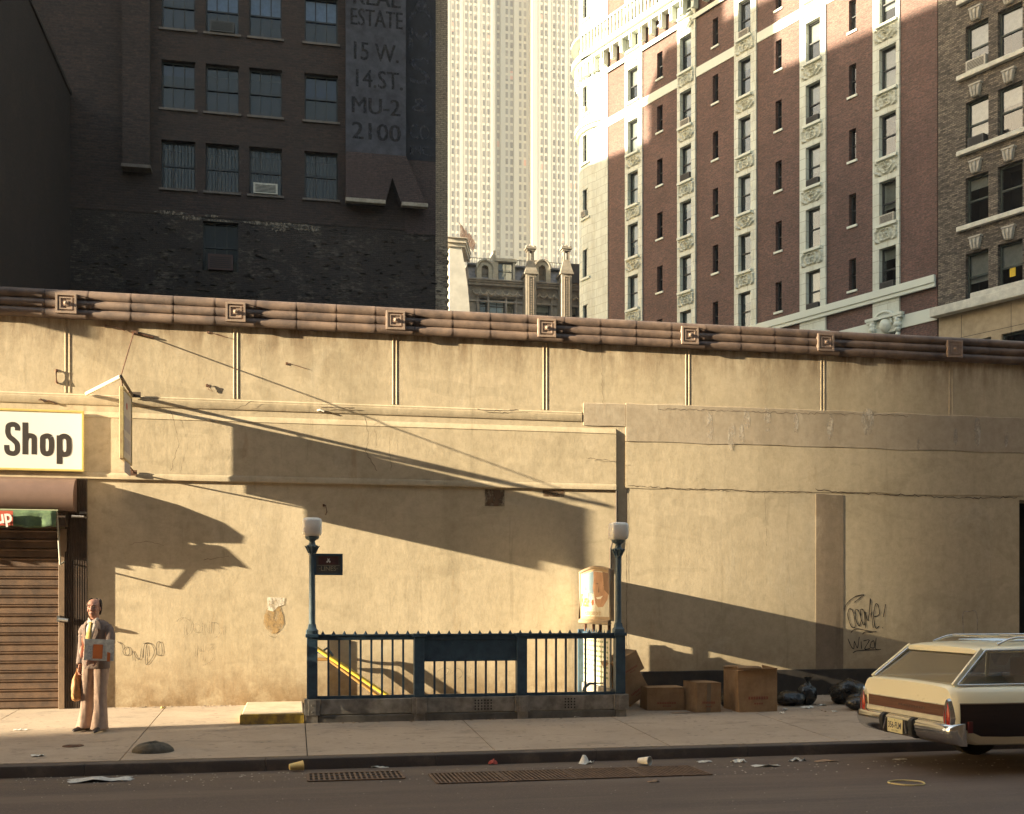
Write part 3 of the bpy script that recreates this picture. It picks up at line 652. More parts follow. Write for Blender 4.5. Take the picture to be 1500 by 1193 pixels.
# poster holder standing on the side return
PH = thing('poster_stand', 'arched tan frame poster of a smiling face, standing on the right side railing', 'poster', (ex,16,zr))
y0, y1, z0, z1 = 15.22, 16.89, 1.60, 2.35
def arch(y): t = (y-y0)/(y1-y0); return z1+.06*math.sin(math.pi*t)
yy = [y0+(y1-y0)*k/14 for k in range(15)]
g = MB(); g.prism([(ex-.03,y0,z0),(ex-.03,y1,z0)]+[(ex-.03,y,arch(y)) for y in yy[::-1]], (.06,0,0)); g.build('backing_board', mat('tan_board', (.42,.29,.17), .6), PH)
g = MB(); fr = [(ex-.04,y0,z0),(ex-.04,y1,z0)]+[(ex-.04,y,arch(y)) for y in yy[::-1]]+[(ex-.04,y0,z0)]
g.tube(fr, .022, 8); g.tube([(ex-.04,y0,z0-.03),(ex-.04,y1,z0-.03)], .03, 8); g.build('frame', mat('tan_frame', (.34,.24,.15), .5), PH, smooth=50)
for y in (y0+.15, y0+.62, y0+1.0, y1-.2):
    g = MB(); g.box(ex-.02,ex+.02,y-.02,y+.02,zr+.035,z0-.03); g.build('leg', M_rust, PH)
# poster art: sky, tent-white slope, face, daisies
def pq(mb, pts, lay): mb.poly([(ex-.0305-.0008*lay, y, z) for y, z in pts])
def T(u, v): y = y1-.05-(y1-y0-.1)*u; return (y, z0+.06+(arch(y)-z0-.12)*v)   # u from wall outwards (left to right in view)
PHp = MB(); pq(PHp, [T(0,0),T(1,0)]+[T(u/10,1) for u in range(10,-1,-1)], 1); pr0 = PHp.build('print', mat('print_cream', (.68,.63,.50), .4), PH)
g = MB(); pq(g, [T(0,.72),T(.12,.62),T(.3,.52),T(.46,.5)]+[T(.46,1)]+[T(.2,1),T(0,1)], 2); g.build('printed_sky', mat('print_blue', (.20,.30,.37), .4), pr0)
g = MB(); pq(g, [T(.12,.62),T(.17,.74),T(.22,.6)], 3); g.build('printed_peak', mat('print_tan', (.5,.33,.2), .4), pr0)
g = MB(); fc = [T(.46,1),T(.47,.8),T(.44,.62),T(.5,.45),T(.52,.3),T(.62,.2),T(.8,.22),T(.95,.4),T(1,.6),T(1,1)]
pq(g, fc, 3); g.build('printed_face', mat('print_skin', (.50,.25,.13), .4, var=.5, scale=7, c2=(.34,.15,.07)), pr0)
g = MB()
for (u, v) in ((.6,.72),(.85,.7)): pq(g, [T(u-.06,v),T(u,v+.02),T(u+.06,v),T(u,v-.015)], 4)
pq(g, [T(.62,.55),T(.66,.72),T(.68,.54),T(.64,.52)], 4); pq(g, [T(.78,1),T(.84,.6),T(1,.5),T(1,1)], 4)
g.build('printed_hair', mat('print_brown', (.20,.09,.045), .5), pr0)
g = MB(); pq(g, [T(.56,.42),T(.7,.44),T(.8,.47),T(.72,.39),T(.6,.38)], 5); g.build('printed_smile', M_white, pr0)
g = MB()
for (u, v, r_) in ((.30,.34,.055),(.44,.31,.07)):
    for k in range(9):
        a = 2*math.pi*k/9; pq(g, [T(u+.2*r_*math.cos(a-.6),v+.5*r_*math.sin(a-.6)),T(u+1.3*r_*math.cos(a-.25),v+2.2*r_*math.sin(a-.25)),T(u+1.3*r_*math.cos(a+.25),v+2.2*r_*math.sin(a+.25)),T(u+.2*r_*math.cos(a+.6),v+.5*r_*math.sin(a+.6))], 6)
g.build('printed_daisy', M_white, pr0)
g = MB()
for (u, v, r_) in ((.30,.34,.03),(.44,.31,.045)): pq(g, [T(u+r_*math.cos(a),v+1.6*r_*math.sin(a)) for a in [k*math.pi/4 for k in range(8)]], 7)
g.build('daisy_eye', mat('print_red', (.55,.12,.03), .5), pr0)
g = MB(); Mt = Matrix.Translation((ex-.0375, T(.16,0)[0], z0+.30)) @ Matrix(((0,0,-1,0),(-1,0,0,0),(0,1,0,0),(0,0,0,1)))
text_mb(g, 'Real', Mt, .30, .004, .95)
Mt2 = Matrix.Translation((ex-.0375, T(.42,0)[0], z0+.115)) @ Matrix(((0,0,-1,0),(-1,0,0,0),(0,1,0,0),(0,0,0,1)))
text_mb(g, 'The strong tasting low tar', Mt2, .12, 0, .78); g.build('lettering', mat('print_orange', (.42,.22,.06), .5), pr0)
# lamps
def lamp(x, label):
    t = thing('entrance_lamp', label, 'lamp', (x,RY,zr+.05), 0, 'lamps on the railing corner posts')
    b0 = zr+.05; H = atY(457,803,RY).z
    g = MB(); g.lathe([(.085,0),(.085,.05),(.062,.075),(.055,.12),(.05,.14)], (x,RY,b0), 12, .5)
    g.lathe([(.046,.13),(.044,.6),(.041,H-b0-.06)], (x,RY,b0), 12); g.build('post', M_lampost, t, smooth=40)
    g = MB(); g.lathe([(.042,-.1),(.05,-.09),(.044,-.06),(.055,-.02),(.085,.02),(.075,.035),(.05,.045),(.04,.09),(.05,.105),(.085,.12),(.10,.145),(.10,.155),(.06,.16)], (x,RY,H), 14)
    for k in range(8): a = k*math.pi/4; g.tube([(x+.045*math.cos(a),RY+.045*math.sin(a),H-.07),(x+.075*math.cos(a),RY+.075*math.sin(a),H-.0),(x+.10*math.cos(a),RY+.10*math.sin(a),H+.03)], [.012,.014,.006], 6)
    g.build('capital', M_lampost, t, smooth=40)
    g = MB(); z = H+.16; q = .13; prf = [(.085,0),(.115,.012),(.130,.04),(.132,.20),(.122,.235),(.09,.25),(.001,.252)]
    g.lathe(prf, (x,RY,z), 32, .72); g.build('globe', M_globe, t, smooth=50)
    return t, H
M_lampost = mat('lamp_iron', (.075,.12,.155), .45, var=.3, scale=8, bmp=.001)
M_globe = mat('milk_glass', (.86,.82,.76), .35, var=.08, scale=9); M_globe.node_tree.nodes['Principled BSDF'].inputs['Subsurface Weight'].default_value = .35
M_globe.node_tree.nodes['Principled BSDF'].inputs['Subsurface Radius'].default_value = (.08,.07,.06)
lt, LH = lamp(RX[0], 'iron lamp with milk glass globe on the left railing post, holding the LINES sign')
lamp(RX[-1]-.015, 'iron lamp with milk glass globe on the right railing post, by the face poster')
# LINES sign
a = atY(461,812,RY-.02); b_ = atY(501,842,RY-.02)
SL = thing('lines_sign', 'small dark framed enamel sign reading LINES hung on the left lamp post', 'sign', (a.x,RY,b_.z))
g = MB(); g.box(a.x,b_.x,RY-.02,RY+.02,b_.z,a.z); g.build('sign_plate', mat('sign_dark', (.045,.05,.05), .5, scale=14, c2=(.09,.075,.06)), SL)
g = MB(); w_ = .02
for (q,r_,s_,u_) in ((a.x-.01,b_.x+.01,a.z-w_,a.z+.008),(a.x-.01,b_.x+.01,b_.z-.008,b_.z+w_),(a.x-.01,a.x+w_,b_.z+w_,a.z-w_),(b_.x-w_,b_.x+.01,b_.z+w_,a.z-w_)): g.box(q,r_,RY-.035,RY+.035,s_,u_)
g.box(a.x-.07,a.x-.01,RY-.01,RY+.01,a.z-.06,a.z-.03); g.box(a.x-.07,a.x-.01,RY-.01,RY+.01,b_.z+.03,b_.z+.06); g.build('frame', M_blue, SL, bevel=.004)
cx = (a.x+b_.x)/2; g = MB(); g.box(a.x+.05,b_.x-.05,RY-.024,RY-.0205,b_.z+.135,a.z-.03); g.build('red_field', mat('sign_red', (.10,.03,.025), .6, scale=20, c2=(.05,.02,.02)), SL)
g = MB(); text_mb(g, '·LINES·', Matrix.Translation((cx,RY-.0215,b_.z+.078)) @ Matrix.Rotation(R(90),4,'X'), .085, .001, 1.0)
g.quad((a.x+.03,RY-.0215,b_.z+.122),(b_.x-.03,RY-.0215,b_.z+.122),(b_.x-.03,RY-.0215,b_.z+.127),(a.x+.03,RY-.0215,b_.z+.127))
g.build('lettering', mat('sign_gilt', (.36,.30,.20), .5), SL)
g = MB(); g.poly([(cx+x_,RY-.0245,b_.z+.19+z_) for x_, z_ in ((-.035,-.02),(-.01,-.03),(0,-.01),(.02,-.035),(.03,-.01),(.01,.005),(.02,.03),(.0,.02),(-.012,.035),(-.01,.005))]); g.build('paint_chip', M_paper, SL)
# yellow handrail, newel, on wall side
h0 = atY(461,948,16.78); h1 = atY(575,1024,16.78); h2 = atY(690,1100,16.9)
HR = thing('yellow_handrail', 'yellow painted stair handrail slanting down along the wall behind the railing', 'handrail', (h0.x,16.95,.3))
g = MB(); dxy = (h1-h0)
g.tube([h0-dxy*.02, h0, h1, h1+dxy*1.1], .032, 12); g.build('rail', M_yel, HR, smooth=50)
l0 = atY(452,966,16.86); l1 = atY(481,966,16.86); l2 = atY(560,1024,16.86)
g = MB(); g.tube([l0, l1, l1+(l2-l1)*.1+Vector((.0,0,.0)), l2, l2+(l2-l1)], .027, 12); g.build('lower_rail', mat('shaded_rail_brown', (.36,.20,.06), .6), HR, smooth=50)  # browner yellow imitates the shade on the handrail's lower face
nx = RX[0]-.02+.02; NW = atY(458,950,16.88)
g = MB(); g.box(NW.x-.05,NW.x+.03,16.90,16.955,swz(16.9),atY(458,926,16.9).z-.02); g.build('newel', M_blue, HR, bevel=.005)
g = MB(); zz = 1.08; g.tube([(NW.x+.03,16.9,zz+.05),(NW.x+.12,16.87,zz+.03),(NW.x+.22,16.80,zz+.1),(NW.x+.3,16.78,zz-.02)], .02, 8); g.build('rail_hook', M_blue, HR, smooth=50)
# raised yellow-edged step at the mouth of the stairs
a = onwalk(352,1062); b_ = onwalk(449,1058)
g = MB(); zt2 = swz(15.3)+.115
g.box(a.x,RX[0]-.11,14.98,16.99,swz(14.9)-.03,zt2); so = g.build('step_block', mat('step_concrete', (.50,.41,.29), .85, scale=3, bmp=.004, c2=(.38,.30,.21)), bevel=.02)
recenter(so, (a.x,15,swz(15))); tag(so, 'low concrete step with worn yellow painted edge, left of the blue railing', 'step')
g = MB(); g.box(a.x-.004-a.x,RX[0]-.11-a.x,-.004-.02,-.02+.0,.0+.004,zt2-swz(15)-.012); g.box(-.006,-.001,-.02,.9,.0+.004,zt2-swz(15)-.012)
g.box(.002,RX[0]-.115-a.x,-.018,.085,zt2-swz(15)-.01,zt2-swz(15)+.003)
yb = g.build('painted_edge', M_yel2, None); yb.parent = so; yb.location = (0,0,0)
# ================================================================ windows (shared meshes)
WC = {}
def cached(key, fn):
    if key not in WC: WC[key] = fn()
    return WC[key]
def inst(name, me, parent, loc):
    o = bpy.data.objects.new(name, me); col.objects.link(o); o.parent = parent; o.location = loc; return o
def frame_mesh(w, h, nx, d=.10, mats=None, muntin=.045, fr=.06, rail=.5, back=.9):
    def fn():
        g = MB(); e = fr
        for (a,b_,c,dd) in ((0,w,h-e,h),(0,w,0,e),(0,e,e,h-e),(w-e,w,e,h-e)): g.box(a,b_,0,d,c,dd)
        g.box(e,w-e,.0-.02,d*.6,h*rail-e*.45,h*rail+e*.45)
        for k in range(1, nx): x = w*k/nx; g.box(x-muntin/2,x+muntin/2,.012,.05,e,h*rail-e*.46); g.box(x-muntin/2,x+muntin/2,.012,.05,h*rail+e*.46,h-e)
        g.m = 1
        g.add([(0,d,0),(w,d,0),(w,back,0),(0,back,0),(0,d,h),(w,d,h),(w,back,h),(0,back,h)], [(3,2,6,7),(0,1,2,3),(4,5,6,7),(0,3,7,4),(1,2,6,5)])
        return g.mesh('window_frame', mats or [M_frame, M_int])
    return fn
def pane_mesh(w, h, m, y=.045):
    return lambda: MB().quad((.03,y,.03),(w-.03,y,.03),(w-.03,y,h-.03),(.03,y,h-.03)).mesh('pane', m)
def blind_mesh(w, h, f, m): return lambda: MB().quad((.06,.13,h*(1-f)),(w-.06,.13,h*(1-f)),(w-.06,.13,h-.06),(.06,.13,h-.06)).mesh('blind', m)
def ac_mesh(w, h, d, m):
    def fn():
        g = MB(); g.box(0,w,-d,.02,0,h)
        g.m = 1; n = 6
        for k in range(n): z = h*.12+h*.76*k/n; g.quad((w*.08,-d-.004,z),(w*.92,-d-.004,z),(w*.92,-d-.004,z+h*.07),(w*.08,-d-.004,z+h*.07))
        return g.mesh('air_conditioner', [m, M_black])
    return fn
def window(parent, x, z, w, h, y, nx=1, blind=0, gm=None, ac=None, bm=None, mats=None, fr=.06, tagk=''):
    w = round(w,2); h = round(h,2); gm = gm or G; bm = bm or M_blind
    o = inst('window', cached(('f',w,h,nx,tagk), frame_mesh(w,h,nx,mats=mats,fr=fr)), parent, (x,y,z))
    inst('pane', cached(('p',w,h,gm.name), pane_mesh(w,h,gm)), o, (0,0,0))
    if blind: blind = round(blind*8)/8; inst('blind', cached(('b',w,h,blind,bm.name), blind_mesh(w,h,blind,bm)), o, (0,0,0))
    if ac:
        aw, ah, am = ac; inst('air_conditioner', cached(('a',aw,ah,am.name), ac_mesh(aw,ah,.35,am)), o, ((w-aw)/2,-.0,.02))
    return o
# ================================================================ dark loft building facing us
DY = 45.0
DB = thing('loft_building', 'tall dark brick loft building with painted wall lettering and rows of blue tinted windows', 'building', (-1.5,DY,0))
BK = brickmat('soot_brick', (.046,.025,.020), (.018,.011,.0095), (.030,.022,.019), .30, .10, .012, light=(.055,.042,.035), lightamt=.5, lo=.60, hi=.68, bd=.01)
BKL = brickmat('ragged_brick', (.040,.026,.021), (.020,.0145,.013), (.016,.0135,.012), .22, .075, .01, light=(.11,.088,.07), lightamt=.85, lo=.53, hi=.60, bd=.03)
BKP = brickmat('maroon_brick', (.060,.034,.032), (.045,.026,.025), (.03,.023,.021), .22, .075, .01, bd=.01)
BKT = brickmat('tan_brick', (.27,.215,.15), (.21,.165,.115), (.12,.10,.075), .25, .08, .012, bd=.01)
def dx(x, y=200): return atY(x, y, DY).x
def dz(x, y): return atY(x, y, DY).z
colsx = [(236,286),(301,350),(365,413),(446,495)]
rows_ = [(88,160),(205,278)]
C_ = [(dx(a), dx(b_)) for a, b_ in colsx]
zr1 = (dz(260,160), dz(260,89)); zr2 = (dz(260,277), dz(260,206)); per = zr1[0]-zr2[0]
Z = [zr2, zr1, (zr1[0]+per, zr1[1]+per), (zr1[0]+2*per, zr1[1]+2*per)]
lw = (dx(297), dx(349), dz(320,397), dz(320,325))
holes = [(a, b_, z0, z1) for (a, b_) in C_ for (z0, z1) in Z]+[lw]
xl, xr = -16, dx(656)
zb0 = dz(300, 318); xq = dx(638)
def shift(hs): return hs
g = MB(); g.slab(xl, xq, zb0, 34, holes, DY, DY+.35); g.box(xl, xr, DY+1.6, DY+14, 0, 34); g.build('brick_wall', BK, DB)
g = MB(); g.slab(xl, xq, 0, zb0, holes, DY+.02, DY+.35); g.build('ragged_lower_wall', BKL, DB)
g = MB(); g.box(xq, xr, DY+.0, DY+1.59, dz(650,362), 34); g.build('tan_brick_strip', BKT, DB)
BKT2 = brickmat('broken_tan_brick', (.20,.155,.115), (.12,.09,.07), (.06,.05,.04), .25, .08, .015, light=(.30,.25,.18), lightamt=.9, lo=.48, hi=.56, bd=.04)
g = MB(); g.box(xq, xr, DY+.0, DY+1.59, 0, dz(650,362)-.003)
random.seed(3)
z = 9
while z < dz(650,365): g.box(xr-.12,xr+.06*random.random(), DY-.05,DY+.2,z,z+.12); z += .32
g.build('toothed_brick_edge', BKT2, DB)
# ragged plaster line below the windows
random.seed(5)
g = MB()
for (x0,x1,ym,h) in ((225,275,310,9),(262,300,318,11),(300,345,322,5),(350,470,325,10),(430,470,334,10),(395,420,334,12),(300,320,316,6)):
    n = 26; T_ = []; B_ = []
    for i in range(n+1):
        x = x0+(x1-x0)*i/n; y = ym+(x-x0)*.07; k = max(0,math.sin(math.pi*i/n))**.5
        T_.append(atY(x, y-h*.5*k*(.6+.6*noise.noise(Vector((x*.2,1,1)))), DY-.02)); B_.append(atY(x, y+h*.5*k*(.7+.9*noise.noise(Vector((x*.35,5,1)))), DY-.02))
    g.loft([T_, B_], False, False)
g.build('mortar_scar', chalkmat('mortar_scar', (.19,.155,.12), .44), DB)
g = MB()
for i in range(900):
    px = random.uniform(110, 640); py = random.uniform(325, 470); 
    if random.random() > .35+.65*(py-325)/145: continue
    if 292 < px < 354 and py < 400: continue
    v = noise.noise(Vector((px*.02,py*.03,0)))
    if v < -.15: continue
    p = atY(px, py, DY); w_ = random.uniform(.04,.2); h_ = random.uniform(.02,.05); g.box(p.x,p.x+w_,DY-.03*random.random()-.01,DY+.05,p.z,p.z+h_)
struct(g.build('protruding_bricks', BKL, DB), 'stuff')
# pier with corbel, window sills, spandrels
g = MB(); a, b_ = dx(182), dx(221); zc = dz(200,248); g.box(a, b_, DY-.45, DY-.001, zc, 34); g.build('chimney_pier', BK, DB)
g = MB(); g.box(a-.05, b_+.06, DY-.55, DY-.001, zc-.14, zc-.003); g.build('corbel_stone', M_sill, DB, bevel=.02)
blues = glassmat('blue_glass', (.35,.45,.7), .02, .06)
zbl = mat('pale_blind', (.50,.50,.38), .8); zbb = mat('dim_blind', (.035,.045,.062), .8)
winfr = [mat('blue_grey_frame', (.014,.018,.024), .6), mat('loft_interior', (.016,.019,.026), .9)]
for ci, (a, b_) in enumerate(C_):
    for ri, (z0, z1) in enumerate(Z):
        w_, h_ = b_-a, z1-z0
        bl = {(2,0):0,(2,1):.55,(2,2):.5,(2,3):.5,(1,0):.3,(1,3):.45}.get((ri,ci), .0)
        o = window(DB, a-DB.location.x, z0, w_, h_, .22, 3, bl, blues, (.95,.42,M_alum if ri == 0 else M_alumd) if (ri,ci) in ((2,1),(0,2)) else None, zbl if ri == 2 else zbb, winfr, .06, 'loft')
        inst('sill', cached(('dsill', round(w_,2)), lambda: MB().box(-.08,w_+.08,-.30,-.0,-.09,-.002).mesh('sill', M_sill)), o, (0,0,0))
        if ri == 0:   # bent wire guards
            def guard(w_=w_, h_=h_):
                q = MB()
                for (zz0, zz1) in ((h_*.54,h_*.93),(h_*.06,h_*.46)):
                    for gx in (0,1,2):
                        x0 = .1+gx*(w_-.15)/3
                        for (u, up) in ((0,1),(.13,1),(.13,-1),(.26,-1),(.26,1),(.39,1)):
                            pass
                        pts = [(x0,0,zz0),(x0,0,zz1),(x0+.13,0,zz1),(x0+.13,0,zz0),(x0+.26,0,zz0),(x0+.26,0,zz1),(x0+.39,0,zz1),(x0+.39,0,zz0)]
                        q.tube([(p[0],-.06,p[2]) for p in pts], .013, 4)
                return q.mesh('wire_guard', mat('guard_wire', (.10,.11,.125), .5))
            inst('wire_guard', cached(('guard',round(w_,2)), guard), o, (0,0,0))
o = window(DB, lw[0]-DB.location.x, lw[2], lw[1]-lw[0], lw[3]-lw[2], .25, 3, .7, glassmat('dull_glass', (.3,.35,.42), .0, .2), (.95,.62,mat('red_brown_case', (.05,.015,.012), .6)), zbb, winfr, .06, 'loft2')
# painted pier and flared base
pa, pb = dx(506), dx(593); zt0 = dz(550,232); zfl = dz(550,303)
g = MB(); g.box(pa, pb, DY-.45, DY-.001, zt0, 34); g.build('painted_pier', mat('faded_blue_paint', (.055,.056,.072), .9, var=.5, scale=3, c2=(.028,.028,.038), bmp=.01, bscale=9), DB)
g = MB(); g.box(pb+.001, xq, DY-.03, DY-.001, dz(615,236), 34); g.build('painted_ground', mat('dark_blue_paint', (.014,.014,.021), .9, var=.4, scale=3), DB)
g = MB()
za = dz(506,300); zb_ = dz(622,308); nx0, nxt, nx1 = dx(563), dx(573), dx(586); ztop_n = dz(573,268)
Q = [(pa,za),(nx0,dz(563,304)),(nxt,ztop_n),(nx1,dz(586,306)),(dx(622),zb_),(pb,zt0+.0),(pa,zt0+.0)]
yq = [DY-.62,DY-.62,DY-.55,DY-.62,DY-.62,DY-.46,DY-.46]
n = len(Q); f = [(x, y, z) for (x, z), y in zip(Q, yq)]; bk = [(x, DY-.001, z) for x, z in Q]
g.add(f+bk, [(0,1,2,6),(2,3,4,5),(2,5,6)]+[(i,(i+1) % n,n+(i+1) % n,n+i) for i in range(n)]); g.build('flared_base', BKP, DB)
g = MB(); g.box(pb+.002, xq-.0, DY-.02, DY-.002, dz(630,345), dz(615,236)-.002); g.build('maroon_brick_field', BKP, DB)
g = MB()
for (q, r_, zz) in ((pa-.03,nx0,dz(530,301)),(nx1,dx(624),dz(605,307))): g.box(q,r_,DY-.72,DY-.45,zz-.13,zz+.03)
g.build('corbel_stone', mat('pale_corbel', (.34,.29,.23), .8, var=.4, scale=5), DB, bevel=.02)
# painted letters
def ptext(t, x0, x1, y0, y1, Y, m, off=.04):
    g = MB(); c = atY((x0+x1)/2, (y0+y1)/2, Y); W_ = atY(x1,0,Y).x-atY(x0,0,Y).x; H_ = atY(x0,y0,Y).z-atY(x0,y1,Y).z
    text_mb(g, t, Matrix.Identity(4), 1, off); xs = [v[0] for v in g.v]; ys_ = [v[1] for v in g.v]
    sx_ = W_/(max(xs)-min(xs)); sy_ = H_/(max(ys_)-min(ys_)); mx = (max(xs)+min(xs))/2; my = (max(ys_)+min(ys_))/2
    bd = W_/len(t)*.055; vv = list(g.v); ff = list(g.f); g = MB()
    for k_, s_ in enumerate((0,-1,1)): g.add([(c.x+(v[0]-mx)*sx_*.97+bd*s_, Y+.0015*k_, c.z+(v[1]-my)*sy_) for v in vv], ff)
    return g
yp = DY-.455; m1 = chalkmat('painted_letter_dark', (.012,.011,.016), .42)
G1 = MB()
for t, x0, x1, y0, y1 in (('REAL',517,588,-16,9),('ESTATE',513,591,15,40),('15 W.',518,585,64,90),('14.ST.',521,591,104,130),('MU-2',515,587,144,168),('2100',515,588,181,206)):
    q = ptext(t, x0, x1, y0, y1, yp, m1, 0); q.build('painted_lettering', m1, DB)
m2 = chalkmat('painted_letter_grey', (.034,.034,.048), .46); G2 = MB()
for t, x0, x1, y0, y1 in (('A',599,636,-6,30),('M',599,634,42,74),('S',600,631,84,124),('&',604,626,144,164),('CO.',600,634,183,205),('INC.',600,634,214,228)):
    q = ptext(t, x0, x1, y0, y1, DY-.034, m2, 0); q.build('painted_lettering', m2, DB)
# ================================================================ side building at the far left
LB = thing('side_building', 'dark windowless brick building side at the left edge, its roofline slanting down', 'building', (-8.5,17.1,0))
lzt = atY(103,140,DY).z; lxx = atY(103,140,DY-.02).x
g = MB(); g.box(-30, lxx, 17.05, DY-.02, 0, lzt); g.build('brick_wall', brickmat('black_brick', (.022,.011,.008), (.013,.007,.0055), (.010,.006,.005), .22, .075, .01, light=(.04,.024,.017), lightamt=.5, lo=.5, hi=.62, bd=.01), LB)
g = MB(); g.box(-30.05, lxx+.06, 17.0, DY-.02, lzt+.002, lzt+.18); g.build('parapet', mat('parapet_dark', (.03,.018,.015), .8), LB)
# ================================================================ hotel (brick with pale terracotta window strips)
hd = Vector((-.398,.917,0)).normalized(); hn = Vector((-hd.y, hd.x, 0))  # hn = (-.917,-.398)
P0 = Vector((29.6,50.5,0))
HO = plane(1373, 400, P0, hn); HO.z = 0; hrot = math.atan2(-hd.y, -hd.x)
HT = thing('brick_hotel', 'red brick hotel with pale stone window strips and a rounded corner turret', 'building', HO, hrot)
def hu(x): q = plane(x, 400, P0, hn); return (q-HO).dot(-hd)
def hz(x, y): return plane(x, y, P0, hn).z
BH = brickmat('hotel_brick', (.150,.076,.064), (.085,.048,.042), (.115,.085,.073), .30, .10, .012, bd=.01, rough=.8)
rowz = [hz(1302,362.5)+3.40*k for k in range(-1, 9)]   # tops of windows
TZ = 47.5
strips = [(917,942,921,936,930),(993.5,1020,997.5,1014,1008),(1077,1109,1083,1101,1091),(1173,1211,1182,1203,1192),(1280,1319,1289.5,1314,1302)]
ST = []
for a, b_, c, d, _ in strips: ST.append((hu(a), hu(b_), hu(c), hu(d)))
nar = [(hu(a), hu(b_)) for a, b_ in ((962.5,970.5),(1044,1052),(1136,1145),(1243.5,1254))]
NH = [(a, b_, z-1.66, z) for (a, b_) in nar for z in rowz[1:]]+[(nar[2][0], nar[2][1], rowz[0]-1.0, rowz[0]-.1),(nar[3][0]-.1, nar[3][1]+.1, rowz[0]-2.1, rowz[0]-1.4)]
MHs = [(c, d, z-2.20, z) for (_, _, c, d) in ST for z in rowz[1:]]
MHl = [(c+.0, d-.0, rowz[0]-3.2, rowz[0]-.95) for (_, _, c, d) in ST]
uL = hu(891); uLL = hu(862)
g = MB(); g.slab(uL, 0, 0, TZ, NH+[(a+.05,b_-.05,1,TZ-1) for a, b_, _, _ in ST], 0, .4)
g.box(uLL-1, 0, 1.5, 16, 0, TZ)
def loc(mb, name, m, parent=HT, **k): return mb.build(name, m, parent, local=True, **k)
loc(g, 'brick_wall', BH)
TC = mat('terracotta', (.58,.61,.545), .55, var=.12, scale=2.5, c2=(.60,.64,.57), bmp=.004, bscale=8)
def blockmat():
    m, nt, b, vec = newmat('terracotta_blocks'); s = _n(nt, 'ShaderNodeSeparateXYZ'); nt.links.new(vec, s.inputs[0])
    cb = _n(nt, 'ShaderNodeCombineXYZ'); nt.links.new(math_(nt,'ADD',s.outputs[0],s.outputs[1]), cb.inputs[0]); nt.links.new(s.outputs[2], cb.inputs[1])
    br = _n(nt, 'ShaderNodeTexBrick'); nt.links.new(cb.outputs[0], br.inputs['Vector']); br.inputs['Scale'].default_value = 1
    br.inputs['Brick Width'].default_value = .95; br.inputs['Row Height'].default_value = .57; br.inputs['Mortar Size'].default_value = .014
    br.inputs['Color1'].default_value = c4((.58,.61,.545)); br.inputs['Color2'].default_value = c4((.53,.56,.50)); br.inputs['Mortar'].default_value = c4((.30,.30,.25))
    c = mixc(nt, ramp(nt, nz(nt, vec, 1.4, 6, .7, (1,1,.4)), .45, .8), br.outputs[0], (.34,.34,.28))
    nt.links.new(c, b.inputs['Base Color']); b.inputs['Roughness'].default_value = .5; bump(nt, b, math_(nt,'MULTIPLY',br.outputs[1],-1), .5, .01); return m
TCB = blockmat()
rnd = random.Random(11)
def carved(w, h, seed):
    def fn():
        n = 22; m_ = 22; V = []; F_ = []
        for j in range(m_+1):
            for i in range(n+1):
                x = w*i/n; z = h*j/m_; e = min(i, n-i, j, m_-j)
                u_, v_ = abs(x/w-.5)*2, z/h-.5; r_ = math.hypot(u_*.9, v_*2); th_ = math.atan2(v_, u_); a = math.sin(13*r_+2.5*math.cos(3*th_+seed))+.7*noise.noise(Vector((u_*5,v_*7,seed))); k = max(0, a)**.6
                V.append((x, -.0-(.0 if e == 0 else .10*k+.01), z))
        for j in range(m_):
            for i in range(n): o = j*(n+1)+i; F_.append((o,o+1,o+n+2,o+n+1))
        return MB().add(V, F_).mesh('carved_panel', TCD, 60)
    return fn
TCD = mat('terracotta_carving', (.60,.62,.54), .6, var=.3, scale=9, c2=(.30,.31,.26))
upz = {hz(1190,20)}
zlow = hz(1376,405); zband = hz(890,184)-.12
